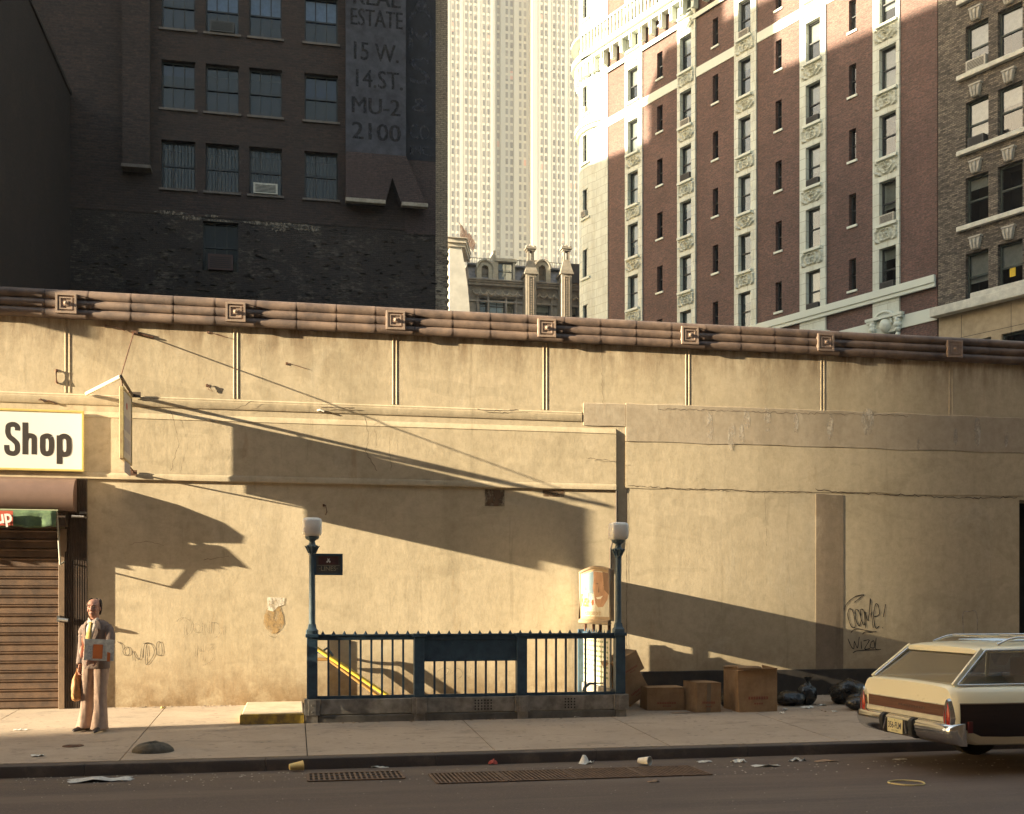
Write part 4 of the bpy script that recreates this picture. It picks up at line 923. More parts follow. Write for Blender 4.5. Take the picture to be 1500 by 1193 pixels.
for i, (a, b_, c, d) in enumerate(ST):
    hs = [h for h in MHs if abs(h[0]-c) < 1e-6]+[MHl[i]]
    g = MB(); g.slab(a, b_, 8, TZ, hs, -.10, .38); s_ = loc(g, 'pilaster_strip', TCB)
    for r_, z in enumerate(rowz[1:]):
        blf = rnd.choice([0,.25,.5,.5,.625,.75,1]); acv = None
        key = (i, r_)
        ac = {(4,1):(.85,.45,M_alum),(4,0):(.8,.42,M_alumd),(2,5):(.8,.4,M_alum),(1,4):(.8,.4,M_alum),(1,3-0):(.8,.42,M_alumd),(3,3):(.8,.35,M_alumd),(3,2):(.8,.35,M_alumd),(3,0):(.8,.4,M_alumd),(1,0):(.8,.4,M_alumd)}.get(key)
        w_ = d-c; o = window(HT, c, z-2.2, w_, 2.2, .16, 1, blf, G, ac, None, None, .07)
        inst('sill', cached(('hs',round(w_,2)), lambda: MB().box(-.12,w_+.12,-.42,-.0,-.14,-.003).mesh('sill', TC)), o, (0,0,0))
        cw = b_-a-.24; inst('carved_panel', cached(('cv',round(cw,1),r_%2), carved(cw, .72, r_%2)), s_, (a+.12,-.105,z+.30 if r_ < 9 else z))
    if i >= 2:   # cartouche surrounds of the low floor
        window(HT, c, MHl[i][2], d-c, 2.25, .16, 1, .3, G, None, None, None, .07)
        zt_l = MHl[i][3]; g = MB(); m_ = (a+b_)/2; W2 = (b_-a)/2
        g.box(a-.30,b_+.30,-.34,-.101,zt_l+.72,zt_l+.86); g.box(a-.25,a+.22,-.30,-.101,zt_l+.60,zt_l+.719); g.box(b_-.22,b_+.25,-.30,-.101,zt_l+.60,zt_l+.719)
        n0 = len(g.v); g.lathe([(.001,-.12),(.24,-.08),(.36,.0),(.30,.10),(.16,.2),(.001,.22)], (0,0,0), 14); g.xform(Matrix.Translation((m_,-.12,zt_l+.42)) @ Matrix.Rotation(R(90),4,'X') @ Matrix.Diagonal((1,1.15,1.1,1)), n0)
        pts = catmull([(m_-.95,-.2,zt_l+.72),(m_-.6,-.25,zt_l+.80),(m_-.3,-.28,zt_l+.98),(m_,-.3,zt_l+1.04),(m_+.3,-.28,zt_l+.98),(m_+.6,-.25,zt_l+.80),(m_+.95,-.2,zt_l+.72)], 4); g.tube(pts, .075, 8)
        pts = [(m_+.44*math.cos(t),-.22,zt_l+.42+.44*math.sin(t)) for t in [k*math.pi/6 for k in range(13)]]; g.tube(pts, .06, 6)
        for sgn in (-1,1):
            xx = m_+sgn*(W2-.05)
            for k, (rr, zz) in enumerate(((.2,.48),(.22,.28),(.17,.06),(.13,-.22),(.16,-.5),(.12,-.85),(.09,-1.15))):
                n0 = len(g.v); g.lathe([(.001,-rr),(rr*.75,-rr*.6),(rr,0),(rr*.75,rr*.6),(.001,rr)], (xx,-.16,zt_l+zz), 10)
        loc(g, 'cartouche', TC, smooth=60)
for (a, b_) in nar:
    for z in rowz[1:]:
        o = window(HT, a, z-1.66, b_-a, 1.66, .22, 1, 0, GD, None, None, None, .05)
        w_ = b_-a; inst('sill', cached(('ns',round(w_,2)), lambda: MB().box(-.09,w_+.09,-.30,-.221,-.12,-.003).box(-.09,w_+.09,-.2205,.02,-.12,-.003).mesh('sill', TC)), o, (0,0,0))
g = MB(); g.slab(uLL-.1, uL, 0, TZ, [], -.06, .4); loc(g, 'corner_quoins', TCB)
g = MB()
def bands(z0, z1, y, u1=0, u0=None):   # interrupted by strips
    xs = [u0 if u0 is not None else uLL]+[v for a, b_, _, _ in ST for v in (a, b_)]+[u1]
    for k in range(0, len(xs), 2): g.box(xs[k], xs[k+1], y, -.0005, z0, z1)
bands(zband, zband+.58, -.05)
g.box(ST[1][0], -.0, -.28, -.1005, zlow-.30, zlow+.08); g.box(ST[1][0], 0, -.22, -.1005, zlow-.5, zlow-.301)
bands(zlow-2.1, zlow-1.45, -.06)
g.box(-.95,-.85,-.04,-.001,zlow-5,zlow-2.7); g.box(-3.2,-3.1,-.04,-.001,zlow-5,zlow-2.7); g.box(-3.099,-.951,-.04,-.001,zlow-2.8,zlow-2.7)
build_split(g, 'band_course', TC, HT, local=True, bevel=.02)
g = MB(); zc = hz(890,74)
g.box(uLL, 0, -.75, -.1005, zc, zc+.35); g.box(uLL, 0, -.55, -.1005, zc-.25, zc-.001); g.box(uLL,0,-.80,-.60,zc+1.5,zc+1.65); g.box(uLL,0,-.15,-.1005,zc-1.6,zc-1.3)
u = uLL+.1
while u < 0: 
    g.box(u, u+.22, -.5, -.1005, zc-1.1, zc-.251); g.box(u+.05,u+.17,-.62,-.501,zc-.7,zc-.252); u += .95
u = uLL+.1
while u < 0: g.box(u, u+.12, -.76, -.64, zc+.351, zc+1.499); u += .34
loc(g, 'balcony_cornice', TC, bevel=.015)
# corner turret
TR = 2.6; Tc = FW*76.5+RT*((903-750)/F*76.5); tl = Matrix.Rotation(-hrot,3,'Z') @ (Vector((Tc.x,Tc.y,0))-HO)
def tfwd(y): return CH+(HZ-y)*74.5/F
tzs = [z for z in [tfwd(y) for y in (484,402,313,232,160,95,20)]]   # window bottoms approx
phi0 = math.atan2(-tl.y, 0)
dirv = Matrix.Rotation(-hrot,3,'Z') @ (Vector((0,0,0))-Tc).normalized()
base_a = math.atan2(dirv.y, dirv.x)   # towards camera
rings = []
g = MB(); n = 40
wa = base_a-math.asin(1)  # leftmost silhouette direction (view left)
# window bearing: px 858 -> lateral -45px
lat = (903-858)/F*76.5; wang = base_a-math.asin(min(.98,lat/TR)); dw = .26
angs = sorted([base_a+math.pi*2*k/36 for k in range(36) if abs(((base_a+math.pi*2*k/36)-wang+math.pi)%(2*math.pi)-math.pi) > dw/2+.03]+[wang-dw/2, wang+dw/2], key=lambda a: (a-base_a) % (2*math.pi))
zz = sorted([0, TZ]+[v for z in tzs for v in (z, z+1.95)])
def tp(a, z, r=TR): return (tl.x+r*math.cos(a), tl.y+r*math.sin(a), z)
for i in range(len(angs)):
    a0, a1 = angs[i], angs[(i+1) % len(angs)]
    isw = abs(((a0+ (((a1-a0) % (2*math.pi))/2))-wang+math.pi)%(2*math.pi)-math.pi) < .02
    for j in range(len(zz)-1):
        if isw and j % 2 == 1:
            for (p, q) in (((a0,TR),(a0,TR-.3)),((a1,TR),(a1,TR-.3))): g.quad(tp(p[0],zz[j],p[1]),tp(p[0],zz[j+1],p[1]),tp(q[0],zz[j+1],q[1]),tp(q[0],zz[j],q[1]))
            for z_ in (zz[j], zz[j+1]): g.quad(tp(a0,z_),tp(a1,z_),tp(a1,z_,TR-.3),tp(a0,z_,TR-.3))
            continue
        g.quad(tp(a0,zz[j]),tp(a1,zz[j]),tp(a1,zz[j+1]),tp(a0,zz[j+1]))
loc(g, 'turret_wall', TCB, smooth=20)
cn = Vector((math.cos(wang), math.sin(wang), 0))
for k, z in enumerate(tzs):
    w_ = 2*TR*math.sin(dw/2)-.02
    o = window(HT, 0, 0, w_, 1.95, 0, 1, rnd.choice([0,.5,.75]), G, (.5,.4,M_alum) if k in (2,4) else None, None, None, .05, 'tur')
    p = Vector((tl.x,tl.y,0))+cn*(TR-.16); o.location = Vector((p.x,p.y,z)); ra = wang+math.pi/2; o.rotation_euler = (0,0,ra); o.location -= Vector((math.cos(ra),math.sin(ra),0))*(w_/2)
g = MB()
for zz_, r0, hh in [(z-.16, .12, .15) for z in tzs]+[(zc+.0,.55,.35),(zc-.3,.35,.29),(zc+1.5,.6,.15),(zc-4.5,.35,.22),(zc-4.75,.2,.24)]:
    if r0 < .13: aa = [wang-dw*.8+dw*1.6*k/6 for k in range(7)]
    else: aa = [base_a-2.2+3.6*k/40 for k in range(41)]
    g.loft([[tp(a,zz_,TR-.05),tp(a,zz_,TR+r0),tp(a,zz_+hh,TR+r0),tp(a,zz_+hh,TR-.05)] for a in aa])
k = 0
while k < 26:
    a = base_a-2.1+k*.13; g.loft([[tp(q,z_,TR+.05),tp(q,z_,TR+.30)][::1]+[tp(q,z_+.8,TR+.34),tp(q,z_+.8,TR+.05)] for z_ in (zc-1.1,) for q in (a, a+.05)]); k += 1
build_split(g, 'turret_moulding', TC, HT, local=True, smooth=30)
# ================================================================ grey brick apartment house at the right edge
RB_ = thing('grey_apartment_house', 'dark grey brick apartment house with pale sills and keystones at the right edge', 'building', HO, hrot)
v0 = .12
def rl(mb, name, m, **k): return mb.build(name, m, RB_, local=True, **k)
BG = brickmat('speckled_grey_brick', (.20,.17,.135), (.032,.026,.024), (.06,.05,.04), .25, .085, .012, bd=.012)
wc = [(hu(1416.5),hu(1450)),(hu(1463.5),hu(1500)),(hu(1500)+1.15,hu(1500)+2.7),(hu(1500)+3.2,hu(1500)+4.8)]
wt = [hz(1433,369),hz(1433,256),hz(1433,145),hz(1433,34)]; per2 = (wt[3]-wt[0])/3; wt = [wt[0]+per2*k for k in range(6)]; wh = (hz(1433,369)-hz(1433,438))
RH = [(a,b_,z-wh,z) for a, b_ in wc for z in wt]
zst = hz(1378,463)
g = MB(); g.slab(v0, 14, zst+.0, 46, RH, -.12, .4); g.box(v0,14,1.6,14,0,46); rl(g, 'brick_wall', BG)
lowh = [(a+.15,b_+.1,zst-3.6,zst-1.55) for a, b_ in wc]
g = MB(); g.slab(v0, 14, 0, zst-.01, lowh, -.06, .4); rl(g, 'tan_stone_base', mat('tan_ashlar', (.42,.33,.215), .8, var=.25, scale=2.5, bmp=.006))
g = MB(); g.box(v0-.15,14.1,-.60,-.1205,zst-.12,zst+.32); g.box(v0+1.9,14.1,-.45,-.1205,zst+.321,zst+.60); 
for z in wt: g.box(wc[0][0]-.35,14.1,-.36,-.1205,z-wh-.26,z-wh-.03)
rl(g, 'sill_course', M_stone, bevel=.03)
g = MB(); 
for k in (1.2,3.7,6.2): g.box(v0+k,v0+k+.02,-.064,-.0605,8,zst-.2)
g.box(v0,14,-.064,-.0605,zst-1.3,zst-1.28); rl(g, 'stone_joint', M_black)
M_green = mat('green_black_frame', (.02,.032,.028), .5)
for ci, (a, b_) in enumerate(wc):
    for ri, z in enumerate(wt):
        bl = [[.6,.2,.75,.5,.3,.5],[.55,0,.4,.5,.5,0],[.5]*6,[.3]*6][ci][ri]
        window(RB_, a, z-wh, b_-a, wh, .1, 1, bl, G, {(0,2):(.8,.42,M_alumd),(0,3):(1.0,.5,M_alum)}.get((ci,ri)), mat('cream_blind', (.55,.50,.40), .8), [M_green,M_int], .09, 'grn')
        m_ = (a+b_)/2; 
        def ks():
            q = MB(); q.prism([(-.17,-.14,.08),(.17,-.14,.08),(.28,-.14,.62),(-.28,-.14,.62)], (0,-.14,0))
            for s_ in (-.15,0,.15): q.tube([(s_*.9,-.28,.12),(s_*1.2,-.33,.35),(s_*1.5,-.30,.58)], .06, 8)
            q.box(-.32,.32,-.34,-.121,.621,.70); return q.mesh('keystone', mat('grey_keystone', (.42,.39,.34), .8, var=.3, scale=5), 50)
        inst('keystone', cached('keystone', ks), RB_, (m_, 0, z))
for a, b_, c, d in lowh: window(RB_, a, c, b_-a, d-c, .1, 1, 0, G, None, None, [M_green,M_int], .09, 'grn')
q = MB(); a = wc[1][0]+.45; q.quad((a,.12,wt[0]-1.55),(a+.28,.12,wt[0]-1.55),(a+.28,.12,wt[0]-1.15),(a,.12,wt[0]-1.15)); rl(q, 'yellow_notice', mat('yellow_notice', (.65,.45,.02), .6))
# ================================================================ far skyscraper
EY = 450.0
ES = thing('skyscraper', 'huge pale limestone skyscraper with unbroken vertical ribs filling the gap between the buildings', 'building', (170,EY,0))
ex_ = lambda x: atY(x, 300, EY).x
def esmat(name, c, shade=0):
    m, nt, b, vec = newmat(name); s = _n(nt, 'ShaderNodeSeparateXYZ'); nt.links.new(vec, s.inputs[0])
    c_ = mixc(nt, nz(nt, vec, .05, 3), c, tuple(v*.9 for v in c)); nt.links.new(c_, b.inputs['Base Color']); b.inputs['Roughness'].default_value = .7; return m
LS = esmat('pale_limestone', (.40,.40,.37)); LSD = esmat('spandrel_metal', (.46,.44,.38))
def winmat():
    m, nt, b, vec = newmat('tower_windows'); s = _n(nt, 'ShaderNodeSeparateXYZ'); nt.links.new(vec, s.inputs[0])
    w = _n(nt, 'ShaderNodeTexWhiteNoise'); w.noise_dimensions = '3D'
    fx = math_(nt, 'FLOOR', math_(nt, 'MULTIPLY', s.outputs[0], .5)); fz = math_(nt, 'FLOOR', math_(nt, 'DIVIDE', s.outputs[2], 3.7))
    cb = _n(nt, 'ShaderNodeCombineXYZ'); nt.links.new(fx, cb.inputs[0]); nt.links.new(fz, cb.inputs[2]); nt.links.new(cb.outputs[0], w.inputs['Vector'])
    c = mixc(nt, w.outputs[0], (.045,.048,.058), (.22,.21,.20)); c = mixc(nt, ramp(nt, w.outputs[0], .97, .98), c, (.50,.25,.20)); nt.links.new(c, b.inputs['Base Color']); b.inputs['Roughness'].default_value = .3; return m
WM = winmat()
ecols = [(661.3,664.7),(668.2,671.7),(680.8,684.3),(687.4,690.9),(694.1,697.9),(706.7,710.2),(713.3,716.9),(726.3,729.5),(731.5,735.7),(744.1,748.3),(751.1,755.7),(764.1,768.3),(771.1,775.3),(791.4,794.9),(797.7,801.2),(809.6,813.1),(816.3,819.4),(822.5,826.1),(834.5,837.6),(841.4,844.6)]
rec0, rec1 = ex_(725.5), ex_(779.5)
zb = 90; zt = 300
g = MB(); g.box(ex_(640), rec0, EY, EY+30, 0, zt); g.box(rec1, ex_(880), EY, EY+30, 0, zt); g.box(rec0,rec1,EY+6,EY+30,0,zt); g.build('limestone_wall', LS, ES)
gp = MB()
for (a, b_) in ((655,660.6),(672.6,680.3),(698.6,705.9),(717.8,725.2),(780,790.6),(802.2,809),(827,833.7),(845.5,852)):
    A0, B0 = ex_(a), ex_(b_); gp.box(A0,B0,EY-.10,EY-.001,0,zt); m_ = (A0+B0)/2; w__ = (B0-A0)*.2; gp.box(m_-w__,m_+w__,EY-.16,EY-.101,0,zt)
for (a, b_) in ((736.3,743.5),(756.3,763.5)): gp.box(ex_(a),ex_(b_),EY+4.9,EY+5.999,0,zt)
gp.build('pier', LS, ES)
for i, (a, b_) in enumerate(ecols):
    A0, B0 = ex_(a), ex_(b_); y = EY-.12 if not (725 < a < 779) else EY+5.88
    g = MB(); g.box(A0,B0,y,y+.118,0,zt); z = zb
    g.m = 1
    while z < zt: g.quad((A0+.08,y-.06,z),(B0-.08,y-.06,z),(B0-.08,y-.06,z+2.45),(A0+.08,y-.06,z+2.45)); z += 3.55
    g.build('window_strip', [LSD, WM], ES)
    g2 = MB(); 
# ================================================================ old mansard house
MY = 88.0
MH = thing('mansard_house', 'old stone house with slate mansard roof, arched dormers and two carved chimney piers', 'building', (18,MY,0))
mx = lambda x: atY(x, 420, MY).x
mz = lambda x, y: atY(x, y, MY).z
SCL = 7.143
def mp(cx, cy, Y=MY): return atY(650+cx/SCL, 330+cy/SCL, Y)
ST1 = mat('weathered_stone', (.30,.27,.24), .8, var=.4, scale=2, bmp=.02, bscale=5, c2=(.17,.155,.15)); ST2 = mat('sunlit_render', (.48,.45,.40), .8, var=.2, scale=1)
SL_ = mat('slate', (.13,.13,.15), .6, var=.4, scale=4, c2=(.24,.23,.24))
zcor = mp(500,590).z; zroof = mp(500,400).z; X0 = mp(262,600).x; X1 = mp(1440,600).x
wz0, wz1 = mp(560,925).z, mp(560,770).z
g = MB(); hs = [(mp(375,0).x,mp(455,0).x,wz0,wz1),(mp(478,0).x,mp(640,0).x,wz0,wz1),(mp(660,0).x,mp(740,0).x,wz0,wz1),(mp(965,0).x,mp(1110,0).x,wz0-1.5,wz1-.2),(mp(1335,0).x,mp(1400,0).x,wz0-1.5,wz1-.3)]
g.slab(X0, X1+2, 0, zcor-.1, hs, MY, MY+.4); g.box(X0,X1+2,MY+1.6,MY+12,0,zcor-.1); g.build('stone_wall', ST1, MH)
for k, h in enumerate(hs): window(MH, h[0]-18, h[2], h[1]-h[0], h[3]-h[2], .25, 2 if k == 1 else 1, .875 if k == 1 else .3, G, None, mat('white_curtain', (.62,.64,.60), .8) if k == 1 else M_blind, None, .07, 'mn')
g = MB()
for (z0, z1, d) in ((zcor-.12,zcor,.75),(zcor-.25,zcor-.121,.6),(zcor-.45,zcor-.251,.45),(zcor-1.75,zcor-1.6,.18)): g.box(X0-.1,X1+2,MY-d,MY-.001,z0,z1)
g.box(mp(345,0).x,mp(780,0).x,MY-.3,MY-.18,wz1+.1,wz1+.35)
for cx in (350,462,650,755,935,1125,1300,1415): g.box(mp(cx-9,0).x,mp(cx+9,0).x,MY-.22,MY-.001,wz0-2,wz1+.09)
g.build('cornice', ST1, MH, bevel=.03)
g = MB(); x = X0+.3; rr = random.Random(4)
while x < X1+1.5:
    g.tube(catmull([(x,MY-.2,zcor-.95),(x+.12,MY-.28,zcor-1.12),(x+.3,MY-.3,zcor-1.18),(x+.48,MY-.28,zcor-1.1),(x+.6,MY-.2,zcor-.92)], 3), .09, 6); g.lathe([(.001,-.1),(.11,0),(.001,.12)], (x,MY-.22,zcor-.9), 8); x += .62
g.build('garland_frieze', mat('carved_stone', (.36,.32,.27), .8, var=.4, scale=6), MH, smooth=60)
g = MB(); g.add([(X0,MY-.2,zcor),(X1+2,MY-.2,zcor),(X1+2,MY+.9,zroof),(X0,MY+.9,zroof),(X0,MY+12,zroof),(X1+2,MY+12,zroof)], [(0,1,2,3),(3,2,5,4)]); g.box(X0,X1+2,MY+.5,MY+.9,zroof-.02,zroof+.12); g.build('mansard_roof', SL_, MH)
g = MB(); x = X0
while x < X1+2: g.box(x,x+.03,MY+.8,MY+.83,zroof+.12,zroof+.62); x += .2
g.box(X0,X1+2,MY+.79,MY+.84,zroof+.6,zroof+.64); g.build('roof_railing', mat('roof_iron', (.07,.055,.045), .7), MH)
def dormer(cx, w, arched=True):
    c = mp(cx, 500); z0 = zcor+.05; z1 = mp(cx,470).z; r = w/2
    g = MB()
    if arched:
        o_ = [(c.x+(r+.22)*math.cos(t),MY-.35,z1+(r+.22)*math.sin(t)) for t in [math.pi*k/12 for k in range(13)]]; i_ = [(c.x+r*.62*math.cos(t),MY-.35,z1+r*.62*math.sin(t)) for t in [math.pi*k/12 for k in range(13)]]
        O = [(c.x+r+.22,MY-.35,z0)]+o_+[(c.x-r-.22,MY-.35,z0)]; I = [(c.x+r*.62,MY-.35,z0)]+i_+[(c.x-r*.62,MY-.35,z0)]
        O2 = [(x_,MY+1,z_) for x_, _, z_ in O]; I2 = [(x_,MY+.05,z_) for x_, _, z_ in I]
        g.loft([O2, O, I, I2], False, False); g.tube([(x_,MY-.42,z_) for x_, _, z_ in o_], .1, 6)
    else:
        for q in ((c.x-r-.15,c.x-r,z0,z1),(c.x+r,c.x+r+.15,z0,z1)): g.box(q[0],q[1],MY-.5,MY+1,q[2],q[3])
        g.box(c.x-r-.3,c.x+r+.3,MY-.6,MY+1,z1+.0,z1+.28)
    d = g.build('dormer', mat('dormer_stone', (.42,.38,.31), .8, var=.3, scale=3), MH, smooth=40)
    g = MB(); ww = r*.62 if arched else r
    g.box(c.x-ww,c.x+ww,MY+.06,MY+.1,z0,z1+(ww if arched else 0)); g.box(c.x-ww,c.x+ww,MY+.0,MY+.05,(z0+z1)/2+.1,(z0+z1)/2+.17); g.build('window', mat('old_window', (.16,.10,.06), .3, var=.5, scale=2, c2=(.05,.04,.035)), d)
dormer(425, .95); dormer(1022, .95); 
c = mp(640,410).z
def sqd():
    g = MB(); a, b_ = mp(560,0).x, mp(712,0).x; z0, z1 = zcor+.02, mp(640,408).z
    g.box(a-.18,a,MY-.5,MY+1,z0,z1); g.box(b_,b_+.18,MY-.5,MY+1,z0,z1); g.box(a-.3,b_+.3,MY-.65,MY+1,z1+.001,z1+.28); g.box(a-.45,a-.181,MY-.5,MY+1,z0,z1+.9)
    d = g.build('dormer', mat('dormer_stone', (.4,.4,.4)), MH, bevel=.02)
    window(d, a-18, z0+.0, b_-a, z1-z0, -.3, 2, .4, G, None, mat('brown_curtain', (.20,.12,.07), .8), None, .06, 'sq')
sqd()
def cpier(cx):
    w_ = .36; c = mp(cx, 600); g = MB(); Y = MY-1.25
    def b(w, z0, z1): g.box(c.x-w,c.x+w,Y-w*.8,Y+1.3,z0,z1)
    zt = mp(cx,285).z; zs = mp(cx,540).z
    b(.42, 0, zs-.25); b(.56, zs-.249, zs-.1); b(.5, zs-.099, zs+.05)
    g.loft([[(c.x-.48,Y-.35,zs+.051),(c.x+.48,Y-.35,zs+.051),(c.x+.48,Y+.6,zs+.051),(c.x-.48,Y+.6,zs+.051)],[(c.x-.25,Y-.2,zs+.95),(c.x+.25,Y-.2,zs+.95),(c.x+.25,Y+.3,zs+.95),(c.x-.25,Y+.3,zs+.95)]])
    g.box(c.x-.26,c.x-.12,Y-.22,Y+.3,zs+.951,zt-.35); g.box(c.x+.12,c.x+.26,Y-.22,Y+.3,zs+.951,zt-.35); g.box(c.x-.34,c.x+.34,Y-.28,Y+.36,zt-.349,zt-.2); g.box(c.x-.44,c.x+.44,Y-.36,Y+.44,zt-.199,zt-.05)
    for dx_ in (-.3,.3): g.lathe([(.001,-.15),(.15,-.05),(.17,.05),(.001,.18)], (c.x+dx_,Y-.1,zt-.0), 8)
    g.lathe([(.28,-.05),(.2,.1),(.001,.3)], (c.x,Y+.04,zt), 8)
    o = g.build('carved_chimney_pier', mat('pier_stone', (.27,.235,.19), .8, var=.3, scale=3), MH, bevel=.015)
    g = MB()
    z0 = 8; z1 = zs-.45; 
    for q in ((-.22,-.17,z0,z1),(.17,.22,z0,z1),(-.169,.169,z1-.05,z1)): g.box(c.x+q[0],c.x+q[1],Y-.39,Y-.336,q[2],q[3])
    z = z0
    while z < z1-.2: g.lathe([(.001,-.07),(.07,0),(.001,.07)], (c.x,Y-.36,z), 6); z += .2
    g.build('carved_inset', mat('inset_stone', (.25,.20,.15), .8), o)
cpier(873); cpier(1240)
g = MB(); a = mp(905,300); b_ = mp(1205,300); c0 = mp(990,270); z1 = mp(1050,268).z; z0 = mp(1050,385).z
g.add([(a.x,MY+2,z0),(b_.x,MY+2,z0),(b_.x-.05,MY+3,z1),(c0.x,MY+3,z1),(a.x,MY+8,z0),(b_.x,MY+8,z0),(b_.x-.05,MY+8,z1),(c0.x,MY+8,z1)], [(0,1,2,3),(3,2,6,7),(0,3,7,4),(1,5,6,2)]); g.box(c0.x+.3,c0.x+.9,MY+3,MY+3.5,z1,z1+.14); g.build('skylight_roof', mat('brown_roof', (.20,.15,.10), .6, var=.3, scale=2), MH)
g = MB(); a = mp(1290,0).x; g.box(a,X1+2,MY-.9,MY+1.5,zcor+.0,mp(1350,440).z); g.build('dark_dormer', mat('slate_dark', (.055,.05,.055), .7), MH)
# pale gable flank with sweeping cornice, in front at the left
gY = MY-2.2
def gp_(cx, cy): return atY(650+cx/SCL, 330+cy/SCL, gY)
prof = [(60,930),(275,930),(262,760),(245,600),(225,460),(205,340),(185,225),(60,240)]
g = MB(); g.prism([tuple(gp_(x, y)) for x, y in prof], (0,3.4,0)); g.build('gable_flank', ST2, MH)
g = MB(); a = gp_(50,235); b_ = gp_(212,150); e = gp_(212,225)
zq = gp_(212,235).z; zq2 = gp_(212,150).z
for (d, z0, z1) in ((.12,zq,zq+.28),(.3,zq+.281,zq+.6),(.45,zq+.601,zq2)):
    g.add([(a.x-.3,gY-d,z0),(b_.x+d*.4,gY-d,z0),(b_.x+d*.4+1.0,gY+3.6,z0),(a.x-.3,gY+3.6,z0),(a.x-.3,gY-d,z1),(b_.x+d*.4,gY-d,z1),(b_.x+d*.4+1.0,gY+3.6,z1),(a.x-.3,gY+3.6,z1)], [(0,3,2,1),(4,5,6,7),(0,1,5,4),(1,2,6,5),(2,3,7,6),(3,0,4,7)])
g.build('gable_cornice', mat('cornice_stone', (.48,.42,.34), .8, var=.3, scale=3), MH)
g = MB(); rr = random.Random(6)
for k in range(26):
    t = k/25; x = a.x+.9+t*1.6; y = gY-.2+t*3.2; g.box(x,x+.025,y,y+.025,zq2,zq2+1.0)
    g.tube([(x,y,zq2+.2),(x+.15,y,zq2+.5+.3*rr.random()),(x-.05,y,zq2+.9+.4*rr.random())], .03, 4)
g.build('iron_cresting', mat('rust_cresting', (.07,.04,.028), .8), MH)
# ================================================================ outside the frame: the rest of the street that shades it
def offb(name, label, x0, x1, y0, y1, h, c, face, cat='building'):
    t = thing(name, label, cat, ((x0+x1)/2,(y0+y1)/2,0)); m = mat('street_brick_%s' % name, c, .85, var=.3, scale=.4)
    g = MB()
    if face == 'N':
        hs = []; x = x0+1.5
        while x < x1-2: hs += [(x,x+1.4,z,z+2.1) for z in [5.5+3.8*k for k in range(int((h-8)/3.8)+1)]]; x += 3.1
        g.slab(x0,x1,0,h,hs,y1,y1-.4); g.box(x0,x1,y0,y1-.6,0,h); g.build('brick_wall', m, t)
        q = MB(); 
        for a,b_,c_,d in hs: q.quad((a,y1-.3,c_),(b_,y1-.3,c_),(b_,y1-.3,d),(a,y1-.3,d))
        q.build('window', M_frame, t)
    else: g.box(x0,x1,y0,y1,0,h); g.build('brick_wall', m, t)
    g = MB(); g.box(x0-.2,x1+.2,y0-.2,y1+.3,h+.001,h+.6); g.build('cornice', M_sill, t); return t
BWX = -130.0
offb('brick_loft', 'brown brick loft building far down the opposite side of the street', -126.0, -82, -22, -4, 62, (.24,.17,.12), 'N')
offb('brick_loft', 'tan brick loft building in the middle of the opposite row', -82, -20, -22, -4, 30, (.36,.28,.20), 'N')
offb('brick_loft', 'buff brick building directly across the street behind the camera', -20, 30, -22, -4.0, 24, (.42,.34,.25), 'N')
offb('brick_loft', 'red brick building at the east end of the opposite row', 30, 110, -22, -4, 30, (.28,.16,.11), 'N')
offb('office_tower', 'grey office tower west of the avenue, the northern one', -72, -60, 53, 62.6, 48.6, (.3,.27,.22), '')
offb('office_tower', 'grey office tower west of the avenue, the tallest one in the middle', -72, -60, 44, 52.6, 54.0, (.3,.27,.22), '')
offb('office_tower', 'grey office tower west of the avenue, the southern one', -72, -60, 22, 44, 49.8, (.3,.27,.22), '')
t = thing('water_tank', 'wooden rooftop water tank on the tallest tower west of the avenue', 'water tank', (-66,48.5,54.6)); g = MB(); g.lathe([(1.4,.5),(1.4,3),(.001,4.2)], (-66,48.5,54.6), 20); g.box(-66.9,-65.1,47.6,49.4,54.6,55.2); g.build('tank_body', M_rust, t)
o = MB().box(-9.55,-9.45,16.0,16.85,7.17,8.6).build('wedge_shadow_board', mat('shadow_board_tan', (.4,.3,.2), .8)); recenter(o, (-9.5,16.4,7.17)); tag(o, 'tan banner board, unseen, added left of the wall for the wedge shadow under its coping', 'shadowcaster')  # unseen board added to cast the wedge shadow high on the left wall

o = MB().box(-129.8,-126.01,-12,-4,29.7,62).build('sun_blocker', mat('blocker_face', (.2,.17,.14), .9)); recenter(o, (-129,-8,29.7)); tag(o, 'tall billboard slab, unseen, added beyond the end of the brown loft building to shade the wall', 'blocker')  # unseen slab added to keep the sun off the right part of the wall
